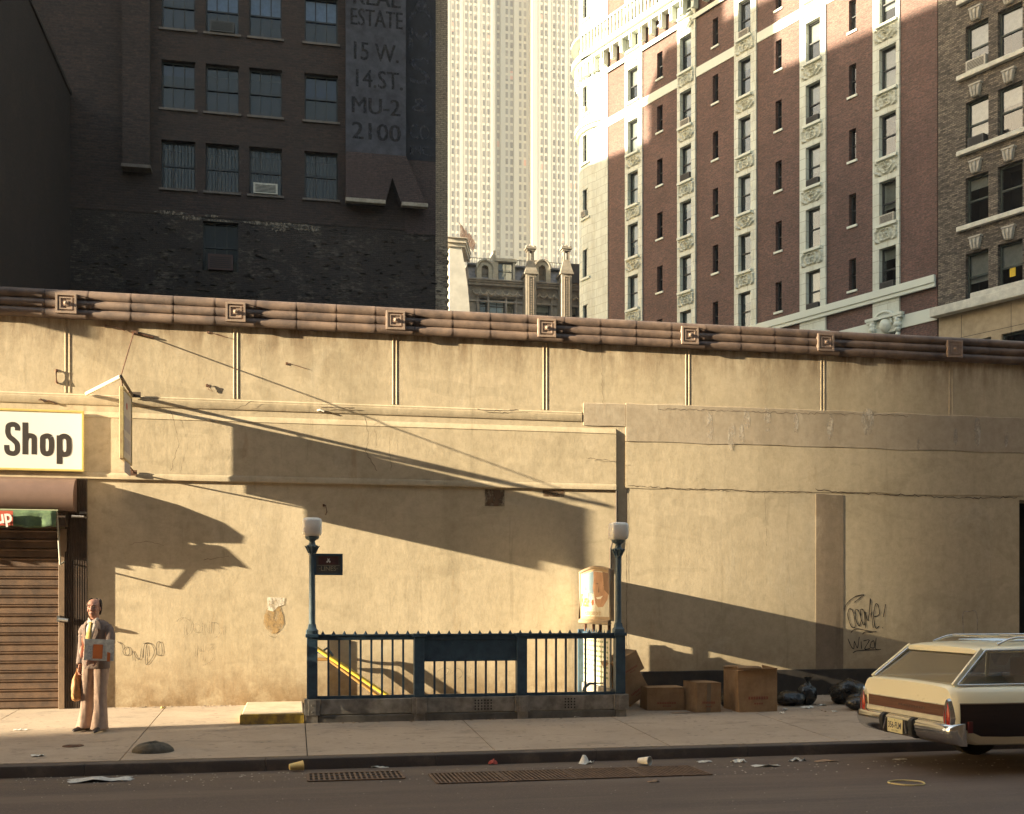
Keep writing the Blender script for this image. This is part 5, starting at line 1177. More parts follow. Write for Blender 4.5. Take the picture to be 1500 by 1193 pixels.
# ================================================================ rubbish against the wall
CB = mat('cardboard', (.36,.22,.11), .85, var=.3, scale=5, bmp=.003, bscale=12, c2=(.25,.145,.07)); TAPE = mat('parcel_tape', (.22,.15,.09), .4); CBR = mat('red_print', (.30,.09,.05), .8)
def carton(name, label, px, w, h, d, rz=0, tilt=0, Y=None, flaps='closed', tape=True, zoff=0, pr=True):
    p = onwalk(*px) if Y is None else atY(px[0], px[1], Y); p = Vector((p.x, p.y, swz(p.y)+zoff) if Y is None else p)
    t = thing(name, label, 'cardboard box', p, R(rz)); M_ = Matrix.Rotation(R(tilt),4,'Y')
    g = MB(); rr = random.Random(label)
    n = 4
    def jig(x, y, z): return (x+rr.uniform(-.012,.012), y+rr.uniform(-.01,.01), z+rr.uniform(-.01,.01)*(z > .02))
    V = [jig(x,y,z) for z in (0,h) for x, y in ((-w/2,0),(0,-.012),(w/2,0),(w/2,d),(0,d+.01),(-w/2,d))]
    g.add(V, [(0,5,4,3,2,1),(0,1,7,6),(1,2,8,7),(2,3,9,8),(3,4,10,9),(4,5,11,10),(5,0,6,11)]+([(6,7,8,9,10,11)] if flaps == 'closed' else []))
    g.xform(M_); o = g.build('carton_body', CB, t, local=True)
    g = MB()
    if flaps != 'closed':
        sd = o.modifiers.new('s','SOLIDIFY'); sd.thickness = .006
        for (a, b_, up, out) in (((-w/2,0),(w/2,0),.03,-.06),((w/2,d),(-w/2,d),.05,.05),((w/2,0),(w/2,d),.05,.03),((-w/2,d),(-w/2,0),.06,-.05)):
            dx_ = out if a[0] == b_[0] else 0; dy_ = out if a[0] != b_[0] else 0
            g.add([(a[0],a[1],h),(b_[0],b_[1],h),(b_[0]*.9+dx_,b_[1]+dy_,h+up),(a[0]*.9+dx_,a[1]+dy_,h+up*.5)], [(0,1,2,3)])
        g.quad((-w/2+.01,.01,h-.02),(w/2-.01,.01,h-.03),(w/2-.01,d-.01,h-.03),(-w/2+.01,d-.01,h-.02))
    else:
        g.add([(-w/2+.005,-.01,h+.004),(w/2-.005,-.012,h+.004),(w/2-.01,d*.48,h+.012),(-w/2+.01,d*.48,h+.007),(-w/2+.01,d*.5,h+.02),(w/2-.01,d*.5,h+.009),(w/2-.01,d,h+.006),(-w/2+.01,d,h+.004)], [(0,1,2,3),(4,5,6,7)])
    g.xform(M_); f = g.build('flap', CB, t, local=True); sd = f.modifiers.new('s','SOLIDIFY'); sd.thickness = .005
    if tape:
        g = MB(); g.quad((-.035,-.016,.012),(.035,-.016,.012),(.035,-.016,h-.01),(-.035,-.016,h-.01)); g.xform(M_); g.build('tape', TAPE, t, local=True)
    if pr:
        g = MB()
        for k in range(8): x = -w*.25+k*w*.065; g.box(x,x+w*.045,-.018,-.0165,h*.30,h*.37)
        for k in range(4): x = -w*.1+k*w*.06; g.box(x,x+w*.04,-.018,-.0165,h*.18,h*.22)
        g.xform(M_); g.build('print', CBR, t, local=True)
    return t
carton('cardboard_box','tall square cardboard box with torn open top, tallest of the boxes',(1110,1043),.63,.62,.5,2,0,None,'open',False)
carton('cardboard_box','middle sized taped cardboard box between the low one and the tall one',(1037,1044),.41,.44,.42,8,1.5)
carton('cardboard_box','low wide cardboard box at the foot of the two tilted ones',(976,1041),.57,.335,.42,-3,0,None,'closed',False)
carton('cardboard_box','lower tilted cardboard box leaning on the right railing post',(938,1035),.42,.40,.45,10,-33,None,'closed',False,.12)
carton('cardboard_box','upper tilted cardboard box resting on the other tilted box beside the railing post',(928,989),.42,.30,.40,12,-27,15.25,'closed',False)
g = MB(); p = onwalk(1020,1040); g.add([(p.x-.1,p.y+.05,swz(p.y)),(p.x+.02,p.y-.02,swz(p.y)),(p.x+.0,p.y+.1,p.z+.42),(p.x-.14,p.y+.16,p.z+.36)], [(0,1,2,3)]); o = g.build('cardboard_sheet', CB); sd = o.modifiers.new('s','SOLIDIFY'); sd.thickness=.006
recenter(o, (p.x,p.y,p.z)); tag(o,'loose cardboard sheet propped on the left side of the taped box','cardboard')
BAGM = mat('black_plastic', (.009,.010,.012), .26, bmp=.035, bscale=13, spec=.6)
def bag(label, px, w, h, d, seed, knot=True):
    p = onwalk(*px); g = MB(); n = 30; rings = []
    for j in range(17):
        t = j/16; ph = t*math.pi; r = max(0,math.sin(ph))**.62; ring = []
        for i in range(n):
            a = 2*math.pi*i/n; q = Vector((math.cos(a)*2, math.sin(a)*2, t*3+seed)); k = 1+.22*noise.noise(q)+.10*noise.noise(q*3)+.045*math.sin(a*9+seed+4*noise.noise(q*1.2))*(.4+t)
            z = h*(.5-.5*math.cos(ph))*(.85+.25*noise.noise(Vector((math.cos(a),math.sin(a),seed+4))))
            ring.append((p.x+w/2*r*k*math.cos(a), p.y+d/2*r*k*math.sin(a), p.z+max(0,z)-.01))
        rings.append(ring)
    g.loft(rings)
    if knot: 
        n0 = len(g.v); g.loft([[(p.x+rr*math.cos(q*math.pi/4)+xo,p.y+rr*.8*math.sin(q*math.pi/4),p.z+h*.9+zz) for q in range(8)] for rr, zz, xo in ((.10,-.06,0),(.03,.02,.01),(.035,.03,.01),(.08,.09,.03),(.02,.10,.03))])
    o = g.build('rubbish_bag', BAGM, smooth=70); recenter(o, p); tag(o, label, 'rubbish bag', 'black rubbish bags along the wall'); return o
bag('low slumped black rubbish bag just right of the tall cardboard box', (1158,1033), .48,.26,.4, 1.3, False)
bag('upright knotted black rubbish bag between the slumped bag and the big shiny pile', (1182,1032), .30,.38,.3, 5.1)
bag('big shiny black rubbish bag near the rear of the station wagon', (1243,1031), .62,.46,.5, 9.2, False)
bag('small black rubbish bag tucked between the taped and the tall cardboard box', (1068,1036), .26,.30,.3, 3.7, False)
bag('dark flat rubbish bag lying in front of the big shiny one', (1262,1040), .5,.30,.4, 12.7, False)
random.seed(21)
def crumple(name, label, cat, p, w, d, h, m, rz=0, n=7, surf=None, flat=.4):
    g = MB(); V = []; ca, sa = math.cos(R(rz)), math.sin(R(rz)); sd_ = random.random()*50
    for j in range(n):
        for i in range(n):
            u = i/(n-1)-.5; v = j/(n-1)-.5; u2 = u+.10*noise.noise(Vector((i,j,sd_))); v2 = v+.10*noise.noise(Vector((i,j,sd_+9)))
            x = u2*w; y = v2*d; z = h*max(0, flat*.5+noise.noise(Vector((u*3.1,v*3.1,sd_)))*1.1)*(1-abs(u)*1.0); V.append((x*ca-y*sa, x*sa+y*ca, z+.003))
    fs = [(j*n+i,j*n+i+1,(j+1)*n+i+1,(j+1)*n+i) for j in range(n-1) for i in range(n-1)]
    g.add(V, fs); o = g.build(name, m); sd = o.modifiers.new('s','SOLIDIFY'); sd.thickness = .0025; sd.offset = 1; o.location = p
    for v in o.data.vertices:   # follow the slope of the ground
        v.co.z += (.04 if p[1] > KY else -.018)*v.co.y
    tag(o, label, cat); return o
NEWS = mat('newsprint', (.60,.58,.53), .85, var=.25, scale=30, c2=(.38,.36,.34)); TAN = mat('tan_card', (.40,.26,.16), .85)
crumple('newspaper','flat open newspaper page lying on the road at the left, near the kerb','newspaper',onroad(148,1144),.62,.26,.05,NEWS,8,9,flat=.25)
crumple('paper_scrap','small white paper scrap on the sidewalk below the shop shutter','paper',onwalk(55,1108),.12,.10,.03,M_paper,20)
crumple('paper_scrap','thin paper strip on the sidewalk left of the man, near the shutter','paper',onwalk(30,1070),.16,.06,.02,M_paper,3)
crumple('wrapper','white wrapper with crushed carton in the gutter above the left drain grate','wrapper',onroad(556,1124),.20,.12,.07,M_paper,0)
crumple('wrapper','small grey crushed packet beside the white wrapper in the gutter','wrapper',onroad(575,1121),.09,.09,.09,NEWS,30)
crumple('wrapper','small red wrapper in the gutter above the long grate','wrapper',onroad(722,1120),.09,.08,.09,mat('red_wrapper', (.55,.10,.07), .6),10)
crumple('napkin','crumpled white napkin in the gutter right of the red wrapper','napkin',onroad(858,1119),.17,.12,.10,M_paper,30)
crumple('paper_scrap','flat pale scrap in the gutter right of the white cup','paper',onroad(1032,1117),.17,.07,.03,M_paper,3)
crumple('paper_scrap','second pale scrap in the gutter, fluffier than the flat one','paper',onroad(1082,1117),.16,.10,.07,M_paper,15)
crumple('paper_sheet','white sheet of paper on the road, the farthest from the kerb','paper',onroad(1122,1123),.30,.12,.035,M_paper,-4)
crumple('paper_scrap','greyish scrap in the gutter right of the white sheet','paper',onroad(1168,1115),.20,.08,.05,NEWS,10)
crumple('board_piece','flat piece of tan board with paper on it in the gutter','cardboard',onroad(1210,1116),.28,.08,.02,TAN,2)
crumple('paper_scrap','pale strip of paper in the gutter left of the car tyre','paper',onroad(1318,1113),.16,.06,.02,M_paper,2)
crumple('leaf_scrap','brown leaf-like scrap on the long grate','scrap',onroad(957,1146),.11,.06,.03,TAN,12)
crumple('paper_scrap','white torn paper on the sidewalk between the rubbish bags','paper',onwalk(1183,1037),.22,.13,.05,M_paper,40)
crumple('paper_scrap','white paper wad between the low and the taped cardboard box','paper',onwalk(1009,1034),.14,.14,.16,M_paper,10)
crumple('board_strip','long flat cardboard strip on the sidewalk before the boxes','cardboard',onwalk(1005,1045),.42,.07,.015,TAN,-4)
crumple('paper_scrap','small paper flake in front of the railing base panel','paper',onwalk(845,1051),.10,.05,.03,M_paper,4)
crumple('wrapper','dark red bottle wrapper on the sidewalk left of the car','wrapper',onwalk(1246,1036),.13,.08,.09,mat('dark_red', (.16,.03,.04), .4),4)
crumple('paper_scrap','tiny yellow scrap at the foot of the wall right of the man','paper',onwalk(238,1038),.06,.05,.04,mat('yellow_scrap', (.7,.5,.15), .7),4)
def cup(label, px, m, rz, s=1):
    p = onroad(*px); g = MB(); g.lathe([(.001,0),(.028*s,0),(.042*s,.115*s),(.046*s,.12*s),(.042*s,.122*s),(.026*s,.01)], (0,0,0), 16)
    g.xform(Matrix.Translation((0,0,.042*s)) @ Matrix.Rotation(R(rz),4,'Z') @ Matrix.Rotation(R(86),4,'Y')); o = g.build('paper_cup', m, smooth=50); o.location = p; tag(o, label, 'cup')
cup('yellow paper cup lying in the gutter left of the first drain grate', (424,1131), mat('yellow_cup', (.75,.56,.22), .6), 12, 1.25)
cup('white paper cup lying in the gutter above the end of the long grate', (936,1121), M_paper, -50, 1.2)
# bits of grit
g = MB(); random.seed(9)
for i in range(620):
    if random.random() < .6: x = random.uniform(20,1490); p = onroad(x, 1138-.0193*x+abs(random.gauss(0,9))+2); s_ = random.uniform(.004,.016)
    elif random.random() < .5: p = onroad(random.uniform(0,1500), random.uniform(1120,1190)); s_ = random.uniform(.003,.009)
    else: x = random.uniform(930,1270); p = onwalk(x, 1036+random.gauss(0,6)); s_ = random.uniform(.005,.022)
    if p.y > KY and random.random() < 0: continue
    if KY-.01 < p.y < KY+.2: continue
    a = random.uniform(0,3); g.add([(p.x+s_*math.cos(a+q),p.y+s_*math.sin(a+q),p.z+.002) for q in (0,1.6,3.1,4.7)]+[(p.x,p.y,p.z+s_*.6)], [(0,1,4),(1,2,4),(2,3,4),(3,0,4)])
struct(g.build('street_grit', mat('grit', (.30,.24,.18), .9, var=.6, scale=30, c2=(.55,.5,.42))), 'stuff')
g = MB()
for i in range(170):
    x = random.choice([random.uniform(165,345), random.uniform(1000,1270), random.uniform(470,900)]); 
    if x < 400: p = atY(x,1038-.0167*(x-130)-4,16.93); p = Vector((p.x,16.94+random.uniform(-.05,.03),swz(16.94)))
    elif x < 900: p = Vector((onwalk(x,1056).x, RY-.14-abs(random.gauss(0,.03)), 0)); p.z = swz(p.y)
    else: p = onwalk(x, 1030+random.uniform(-8,14))
    s_ = random.uniform(.008,.03); a = random.uniform(0,3); g.add([(p.x+s_*math.cos(a+q),p.y+.6*s_*math.sin(a+q),p.z+.002) for q in (0,1.6,3.1,4.7)]+[(p.x,p.y,p.z+s_*.7)], [(0,1,4),(1,2,4),(2,3,4),(3,0,4)])
struct(g.build('rubble_crumbs', mat('crumbs', (.35,.27,.19), .9, var=.7, scale=30, c2=(.10,.07,.05))), 'stuff')
for i,(lab,pxx,w_) in enumerate((('smallest white scrap on the sidewalk just in front of the slumped black bag',(1150,1040),.08),('white tissue on the sidewalk left of the big shiny bag',(1205,1034),.14),('torn white scrap at the right foot of the tall cardboard box',(1146,1045),.10),('creased grey leaflet on the sidewalk between the bags and the car',(1222,1043),.12))):
    crumple('paper_scrap',lab,'paper',onwalk(*pxx),w_,w_*.6,.035,M_paper if i != 3 else NEWS,25*i)
# rope loop
g = MB(); c = onroad(1329,1148); pts = []
for k in range(18): a = 2*math.pi*k/18; pts.append((c.x+.175*math.cos(a)*(1+.08*math.sin(3*a)), c.y+.17*math.sin(a), c.z+.008-.018*.17*math.sin(a)))
pts = catmull(pts, 3, True); g.tube(pts+[pts[0]], .008, 6); o = g.build('rope_loop', mat('pale_rope', (.62,.52,.26), .8), smooth=60); recenter(o, c); tag(o, 'pale yellow loop of rope lying on the road near the car', 'rope')
# sack-like mound and utility covers on the sidewalk
c = onwalk(224,1101); g = MB(); n = 24; rings = []
for j in range(8):
    t = j/7; rings.append([(c.x+.235*math.cos(a)*max(0,math.cos(t*1.57))**.7*(1+.08*noise.noise(Vector((math.cos(a)*2,math.sin(a)*2,t)))), c.y+.17*math.sin(a)*max(0,math.cos(t*1.57))**.7, c.z-.01+.115*math.sin(t*1.57)*(1+.3*noise.noise(Vector((math.cos(a)*3,math.sin(a)*3,t+3))))+.04*.17*math.sin(a)) for a in [2*math.pi*i/n for i in range(n)]])
g.loft(rings); o = g.build('asphalt_lump', mat('lump', (.11,.09,.065), .95, var=.4, scale=20, bmp=.01, bscale=40), smooth=60); recenter(o, c); tag(o, 'dark rounded lump of asphalt on the sidewalk right of the man', 'lump')
c = onwalk(107,1093); g = MB(); g.lathe([(.12,0),(.12,.006),(.105,.008),(.10,.003),(.001,.003)], (0,0,0), 20); g.box(-.06,.06,-.01,.01,.003,.009); o = g.build('utility_cover', M_rust, smooth=40); o.location = c; tag(o, 'small round iron valve cover in the sidewalk by the kerb', 'cover')
# drain grates in the road
def grate(label, x0, x1, y0, y1, ang, step, cross):
    c = Vector((x0,y0,rdz(y0))); t = thing('road_grate', label, 'grate', c); M_r = mat('grate_iron', (.17,.10,.06), .8, var=.5, scale=10, c2=(.08,.05,.035)); sl = -.018
    def zz(y): return rdz(y)
    g = MB(); g.add([(x0,y0,zz(y0)+.003),(x1,y0,zz(y0)+.003),(x1,y1,zz(y1)+.003),(x0,y1,zz(y1)+.003)], [(0,1,2,3)]); g.build('pit', M_black, t)
    g = MB(); e = .03
    def bar(ax, ay, bx_, by, w_, h=.012):
        d = Vector((bx_-ax, by-ay, 0)).normalized(); k = Vector((-d.y, d.x, 0))*w_/2
        P_ = [(ax-k.x,ay-k.y),(ax+k.x,ay+k.y),(bx_+k.x,by+k.y),(bx_-k.x,by-k.y)]
        g.add([(x,y,zz(y)+.0035) for x,y in P_]+[(x,y,zz(y)+h) for x,y in P_], [(4,5,6,7),(0,1,5,4),(1,2,6,5),(2,3,7,6),(3,0,4,7)])
    bar(x0,y0,x1,y0,e,.014); bar(x0,y1,x1,y1,e,.014); bar(x0,y0+.02,x0,y1-.02,e,.0135); bar(x1,y0+.02,x1,y1-.02,e,.0135); g.build('rim', M_r, t)
    g = MB(); x = x0+step; sh = (y1-y0)*ang
    while x < x1-.01: bar(x, y0+.016, min(x+0, x1), y1-.016, step*.42); x += step
    for k in range(1, cross): y = y0+(y1-y0)*k/cross; bar(x0+.016, y, x1-.016, y, .012, .0112)
    g.build('bars', M_r, t); return t
def rx(x, y): return onroad(x, y)
a = rx(452,1146); b_ = rx(585,1131)
grate('short open drain grate in the road by the kerb', a.x, b_.x, a.y, b_.y, 0, .055, 3)
a = rx(640,1149); b_ = rx(800,1128)
x0 = a.x; 
for k, (lab) in enumerate(('first','second','third','fourth')):
    grate(lab+' section, counted from the left, of the long rusty ventilation grate in the road', x0+.01, x0+.73, a.y-.0, a.y+.72 if a.y+.72 < KY-.1 else KY-.1, 0, .045, 12); x0 += .74
# ================================================================ the man
mp_ = onwalk(140,1071); mY = mp_.y; MZ = swz(mY)
PM = thing('person', 'middle aged balding man in tan suit and yellow tie holding newspapers, facing the street', 'person', (mp_.x,mY,MZ), R(-20))
SKIN = mat('skin', (.50,.24,.165), .55, var=.15, scale=20); SUIT = mat('suit_cloth', (.20,.14,.115), .85, var=.25, scale=22, bmp=.004, bscale=30, c2=(.165,.115,.095)); TROU = mat('trouser_cloth', (.37,.25,.19), .85, var=.2, scale=14, bmp=.004, bscale=25)
SHIRT = mat('shirt', (.72,.62,.55), .8); TIE = mat('yellow_tie', (.62,.43,.13), .7); HAIR = mat('hair', (.035,.02,.014), .7); SHOE = mat('shoe_leather', (.03,.018,.014), .35)
# body frame: +x = viewer's right, -y = towards the street
def ell(c, rx_, ry_, n=16, tiltx=0, tilty=0, rz=0, sq=1.0):
    out = []
    for k in range(n):
        a = 2*math.pi*k/n; ca, sa = math.cos(a), math.sin(a); x = rx_*abs(ca)**sq*(1 if ca > 0 else -1); y = ry_*abs(sa)**sq*(1 if sa > 0 else -1)
        x, y = x*math.cos(rz)-y*math.sin(rz), x*math.sin(rz)+y*math.cos(rz); out.append((c[0]+x, c[1]+y, c[2]+x*tiltx+y*tilty))
    return out
def limb(mb, pts, rs, n=12): mb.tube(catmull(pts, 4), [r for r in _interp(rs, 4)], n)
def _interp(rs, k):
    out = []
    for i in range(len(rs)-1):
        for j in range(k): out.append(rs[i]+(rs[i+1]-rs[i])*j/k)
    return out+[rs[-1]]
def remesh(o, vox, sm=2):
    m = o.modifiers.new('r','REMESH'); m.mode = 'VOXEL'; m.voxel_size = vox; m.use_smooth_shade = True
    if sm: s = o.modifiers.new('s','SMOOTH'); s.iterations = sm; s.factor = .5
g = MB()   # body: legs, trunk, arms, hands, neck, head in one skin
hip = .88; 
LL = [(-.075,.02,.90),(-.108,-.015,.50),(-.15,.035,.10)]; RL_ = [(.07,.02,.90),(.078,-.02,.50),(.078,-.02,.10)]
for leg, s_ in ((LL,-1),(RL_,1)):
    limb(g, leg, [.085,.055,.04]); x, y, _ = leg[-1]; g.tube([(x,y+.05,.05),(x+s_*.01,y-.06,.045),(x+s_*.03,y-.15,.03)], [.035,.04,.025], 10)
g.loft([ell((0,.02,z),a,b_) for z, a, b_ in ((.84,.14,.11),(.95,.165,.125),(1.08,.155,.13),(1.25,.17,.12),(1.36,.165,.10),(1.41,.07,.07))])
limb(g, [(0,.02,1.36),(-.005,.005,1.43),(-.01,-.01,1.50)], [.07,.055,.055])
# arms. viewer's left arm hangs straight down; viewer's right arm bent, forearm across papers
LA = [(-.15,.02,1.34),(-.195,.03,1.10),(-.19,-.03,.86)]; RA = [(.15,.02,1.34),(.215,-.045,1.08),(.12,-.14,.935)]
for arm_ in (LA, RA): limb(g, arm_, [.055,.045,.032])
def hand(mb, base, dirv, side, palmn, curl=.5):
    d = Vector(dirv).normalized(); s = Vector(side).normalized(); p = Vector(palmn).normalized(); b = Vector(base)
    mb.loft([[tuple(b+d*t+s*(w*math.cos(a))+p*(.014*math.sin(a))) for a in [2*math.pi*k/10 for k in range(10)]] for t, w in ((-.02,.028),(.02,.038),(.06,.042),(.088,.040))])
    for i, (o_, L_) in enumerate(((-.030,.068),(-.010,.078),(.010,.072),(.029,.058))):
        q = b+d*.082+s*o_; a1 = d*math.cos(curl*.5)+p*math.sin(curl*.5); a2 = d*math.cos(curl*1.3)+p*math.sin(curl*1.3); a3 = d*math.cos(curl*2)+p*math.sin(curl*2)
        q1 = q+a1*L_*.45; q2 = q1+a2*L_*.33; q3 = q2+a3*L_*.26; mb.tube([q-a1*.01,q,q1,q2,q3], [.0095,.0095,.009,.008,.006], 8)
    q = b+d*.015+s*(-.034); a = (d*.6-s*.8+p*.3).normalized(); q1 = q+a*.035; a = (d*.9-s*.25+p*.35).normalized(); mb.tube([q,q1,q1+a*.03,q1+a*.045], [.013,.011,.010,.007], 8)
hand(g, (-.190,-.045,.83), (0.02,-.12,-1), (0,-1,.1), (1,0,0), 1.0)
hand(g, (.105,-.155,.925), (-.75,-.5,-.25), (0,-.1,1), (0.5,-.8,-.3), .75)
# head, turned to viewer's left a little
hc = Vector((-.012,-.015,1.575)); yaw = R(8)
def hp(x, y, z): return (hc.x+x*math.cos(yaw)-y*math.sin(yaw), hc.y+x*math.sin(yaw)+y*math.cos(yaw), hc.z+z)
prof = [(-.118,.030,.030,-.035),(-.105,.045,.050,-.03),(-.08,.058,.070,-.015),(-.045,.066,.084,-.005),(0,.073,.094,0),(.04,.076,.098,.004),(.075,.070,.088,.008),(.10,.052,.064,.010),(.113,.025,.032,.012)]
g.loft([[hp(a_*math.cos(t), oy+b__*math.sin(t), z) for t in [2*math.pi*k/16 for k in range(16)]] for z, a_, b__, oy in prof])
g.loft([[hp(w*math.cos(t), y+d_*math.sin(t), z) for t in [2*math.pi*k/8 for k in range(8)]] for z, w, y, d_ in ((-.035,.018,-.090,.014),(-.025,.019,-.098,.018),(.0,.011,-.095,.012),(.03,.008,-.090,.008))])
for s_ in (-1,1):
    g.loft([[hp(s_*(.074+.008*k)+0, .008+rr*math.cos(t)*.55, -.008+rr*math.sin(t)) for t in [2*math.pi*q/10 for q in range(10)]] for k, rr in ((0,.026),(1,.032),(1.6,.022))])
    g.loft([[hp(s_*.045+.016*math.cos(t), -.072+.016*math.sin(t), -.028+zz) for t in [2*math.pi*q/8 for q in range(8)]] for zz in (-.018,0,.018)])
g.tube([hp(-.05,-.074,.030),hp(-.02,-.090,.034),hp(.02,-.090,.034),hp(.05,-.074,.030)], .011, 8)
g.tube([hp(-.022,-.082,-.066),hp(0,-.090,-.064),hp(.022,-.082,-.066)], .009, 8); g.tube([hp(-.02,-.080,-.078),hp(0,-.088,-.079),hp(.02,-.080,-.078)], .009, 8)
body = g.build('body', SKIN, PM, local=True); remesh(body, .0065, 2)
g = MB()
for s_ in (-1,1): g.lathe([(.001,-.011),(.010,-.006),(.011,0),(.010,.006),(.001,.011)], hp(s_*.030,-.082,.010), 8)
g.build('eye', mat('eye_dark', (.04,.025,.02), .3), PM, local=True, smooth=60)
g = MB()
for s_ in (-1,1): g.tube([hp(s_*.014,-.094,.032),hp(s_*.032,-.092,.037),hp(s_*.052,-.078,.030)], .006, 6)
g.build('eyebrow', HAIR, PM, local=True)
g = MB(); g.tube([hp(-.022,-.093,-.071),hp(0,-.098,-.071),hp(.022,-.093,-.071)], .0035, 6); g.build('mouth', mat('lip', (.20,.07,.05), .5), PM, local=True)
g = MB()  # hair: receding, thick at sides and back
rings = []
for z, a_, b__, oy, f0 in ((-.075,.066,.076,.02,.35),(-.05,.076,.086,.016,.15),(-.02,.084,.094,.012,.0),(.02,.087,.102,.006,-.10),(.055,.085,.104,.006,-.16),(.080,.079,.098,.010,-.12),(.098,.064,.082,.016,.1),(.110,.045,.06,.025,.3)):
    rings.append([hp(a_*math.cos(t), oy+b__*math.sin(t)*(1+.03*math.sin(9*t)), z+.012*math.sin(t*5)) for t in [f0+(math.pi-2*f0)*k/20 for k in range(21)]])
g.loft(rings, False, False); h = g.build('hair', HAIR, PM, local=True, smooth=70); sd = h.modifiers.new('s','SOLIDIFY'); sd.thickness = .018; sd.offset = 0
# trousers, flared
g = MB()
def trleg(s_, pts, rx_):
    rings = [ell(p, a, b_, 20, sq=.9) for p, (a, b_) in zip(pts, rx_)]
    for j, r in enumerate(rings):
        for k in range(20):
            x, y, z = r[k]; f = .006*math.sin(k*1.9+z*14)*(1.3-z); r[k] = (x+f, y+f, z)
    g.loft(rings)
trleg(-1, [(-.075,.02,.93),(-.09,.01,.75),(-.105,-.01,.55),(-.125,.01,.35),(-.145,.025,.15),(-.155,.02,.035)], [(.086,.105),(.086,.105),(.072,.082),(.070,.084),(.086,.105),(.10,.13)])
trleg(1, [(.072,.02,.93),(.075,.01,.75),(.078,-.01,.55),(.078,-.02,.35),(.078,-.03,.15),(.078,-.035,.025)], [(.086,.105),(.086,.105),(.074,.084),(.072,.084),(.086,.105),(.098,.13)])
g.loft([ell((0,.02,z),a,b_) for z, a, b_ in ((.83,.13,.105),(.92,.155,.12),(1.02,.148,.12))])
t = g.build('trousers', TROU, PM, local=True); remesh(t, .011, 2)
for s_, x, y in ((-1,-.155,.02),(1,.08,-.04)):
    g = MB(); g.loft([[(x+s_*.035*k2+w*math.cos(a), y-.02+yy+0*w, max(.004, .004+hh*(.5+.5*math.sin(a)))) for a in [2*math.pi*q/12 for q in range(12)]] for yy, w, hh, k2 in ((.10,.03,.05,0),(.08,.04,.075,0),(.0,.043,.085,.1),(-.08,.046,.065,.5),(-.14,.045,.045,.9),(-.175,.03,.03,1.1),(-.185,.012,.015,1.1))])
    g.build('shoe', SHOE, PM, local=True, smooth=60)
# jacket
g = MB()
J = [(.80,.172,.138),(.90,.170,.140),(1.0,.155,.135),(1.08,.150,.132),(1.20,.162,.136),(1.30,.174,.126),(1.355,.172,.11),(1.395,.15,.095),(1.425,.085,.075)]
rings = []
for z, a, b_ in J:
    r = ell((0,.02,z), a, b_, 28, sq=.88); rings.append(r)
g.loft(rings)
limb(g, [(-.145,.02,1.345),(-.190,.025,1.25),(-.205,.035,1.10),(-.205,.01,.97),(-.195,-.03,.855)], [.058,.058,.053,.050,.047], 14)
limb(g, [(.145,.02,1.345),(.195,.005,1.25),(.225,-.04,1.12),(.22,-.06,1.03),(.18,-.10,.97),(.14,-.135,.94)], [.058,.060,.056,.055,.052,.047], 14)
j = g.build('jacket', SUIT, PM, local=True); remesh(j, .010, 2)
dtx = bpy.data.textures.new('folds', 'CLOUDS'); dtx.noise_scale = .16; dm = j.modifiers.new('d','DISPLACE'); dm.texture = dtx; dm.strength = .022; dm.mid_level = .55; dm.texture_coords = 'LOCAL'
# shirt front, tie, lapels laid over chest
def front(x, z, off=.0):
    # jacket front surface depth at x,z
    for i in range(len(J)-1):
        if J[i][0] <= z <= J[i+1][0]: t = (z-J[i][0])/(J[i+1][0]-J[i][0]); a = J[i][1]+(J[i+1][1]-J[i][1])*t; b_ = J[i][2]+(J[i+1][2]-J[i][2])*t; break
    else: a, b_ = J[-1][1:]
    return .02-b_*max(0,1-(abs(x)/a)**2.27)**(1/2.27)-.012-off
g = MB(); nz_ = 16
rows = []
for k in range(nz_+1):
    z = 1.05+(1.418-1.05)*k/nz_; w0 = .004+.085*(k/nz_)**1.1 if k < nz_-2 else .07
    rows.append([(-.03+.03*(k/nz_)+w0*u, front(-.03+w0*u, min(z,1.41)), z) for u in (-1,-.6,-.2,.2,.6,1)])
g.loft(rows, False, False); s_ = g.build('shirt_front', SHIRT, PM, local=True, smooth=60); sd = s_.modifiers.new('s','SOLIDIFY'); sd.thickness = .004
g = MB()
for s2 in (-1,1):
    g.add([(-.005,front(0,1.40,.012),1.405),(s2*.06-.01,front(0,1.40,-.03),1.455),(s2*.066-.01,-.0,1.44),(s2*.05-.01,front(.05,1.36,.01),1.375)], [(0,1,2,3)])
s_ = g.build('collar', SHIRT, PM, local=True); sd = s_.modifiers.new('s','SOLIDIFY'); sd.thickness = .006
g = MB(); T_ = [(1.405,.020,-.008),(1.375,.024,-.010),(1.365,.018,-.010),(1.25,.034,-.018),(1.12,.044,-.032),(1.06,.046,-.042),(1.015,.004,-.045)]
g.loft([[(xo+w*u, front(xo,z,.008+.006*(1-abs(u))), z) for u in (-1,0,1)] for z, w, xo in T_], False, False); s_ = g.build('tie', TIE, PM, local=True, smooth=60); sd = s_.modifiers.new('s','SOLIDIFY'); sd.thickness = .006
LAP = mat('lapel_cloth', (.24,.17,.14), .85, var=.15, scale=22)
for s2 in (-1,1):
    g = MB(); o_ = [(s2*.062,1.43),(s2*.105,1.385),(s2*.135-.01,1.30),(s2*.095-.01,1.315),(s2*.11-.01,1.275),(s2*.045-.03,1.05),(s2*.012-.03,1.05),(s2*.075-.012,1.33)]
    g.poly([(x, front(x,min(z,1.41),.010), z) for x, z in o_]); s_ = g.build('lapel', LAP, PM, local=True); sd = s_.modifiers.new('s','SOLIDIFY'); sd.thickness = .008
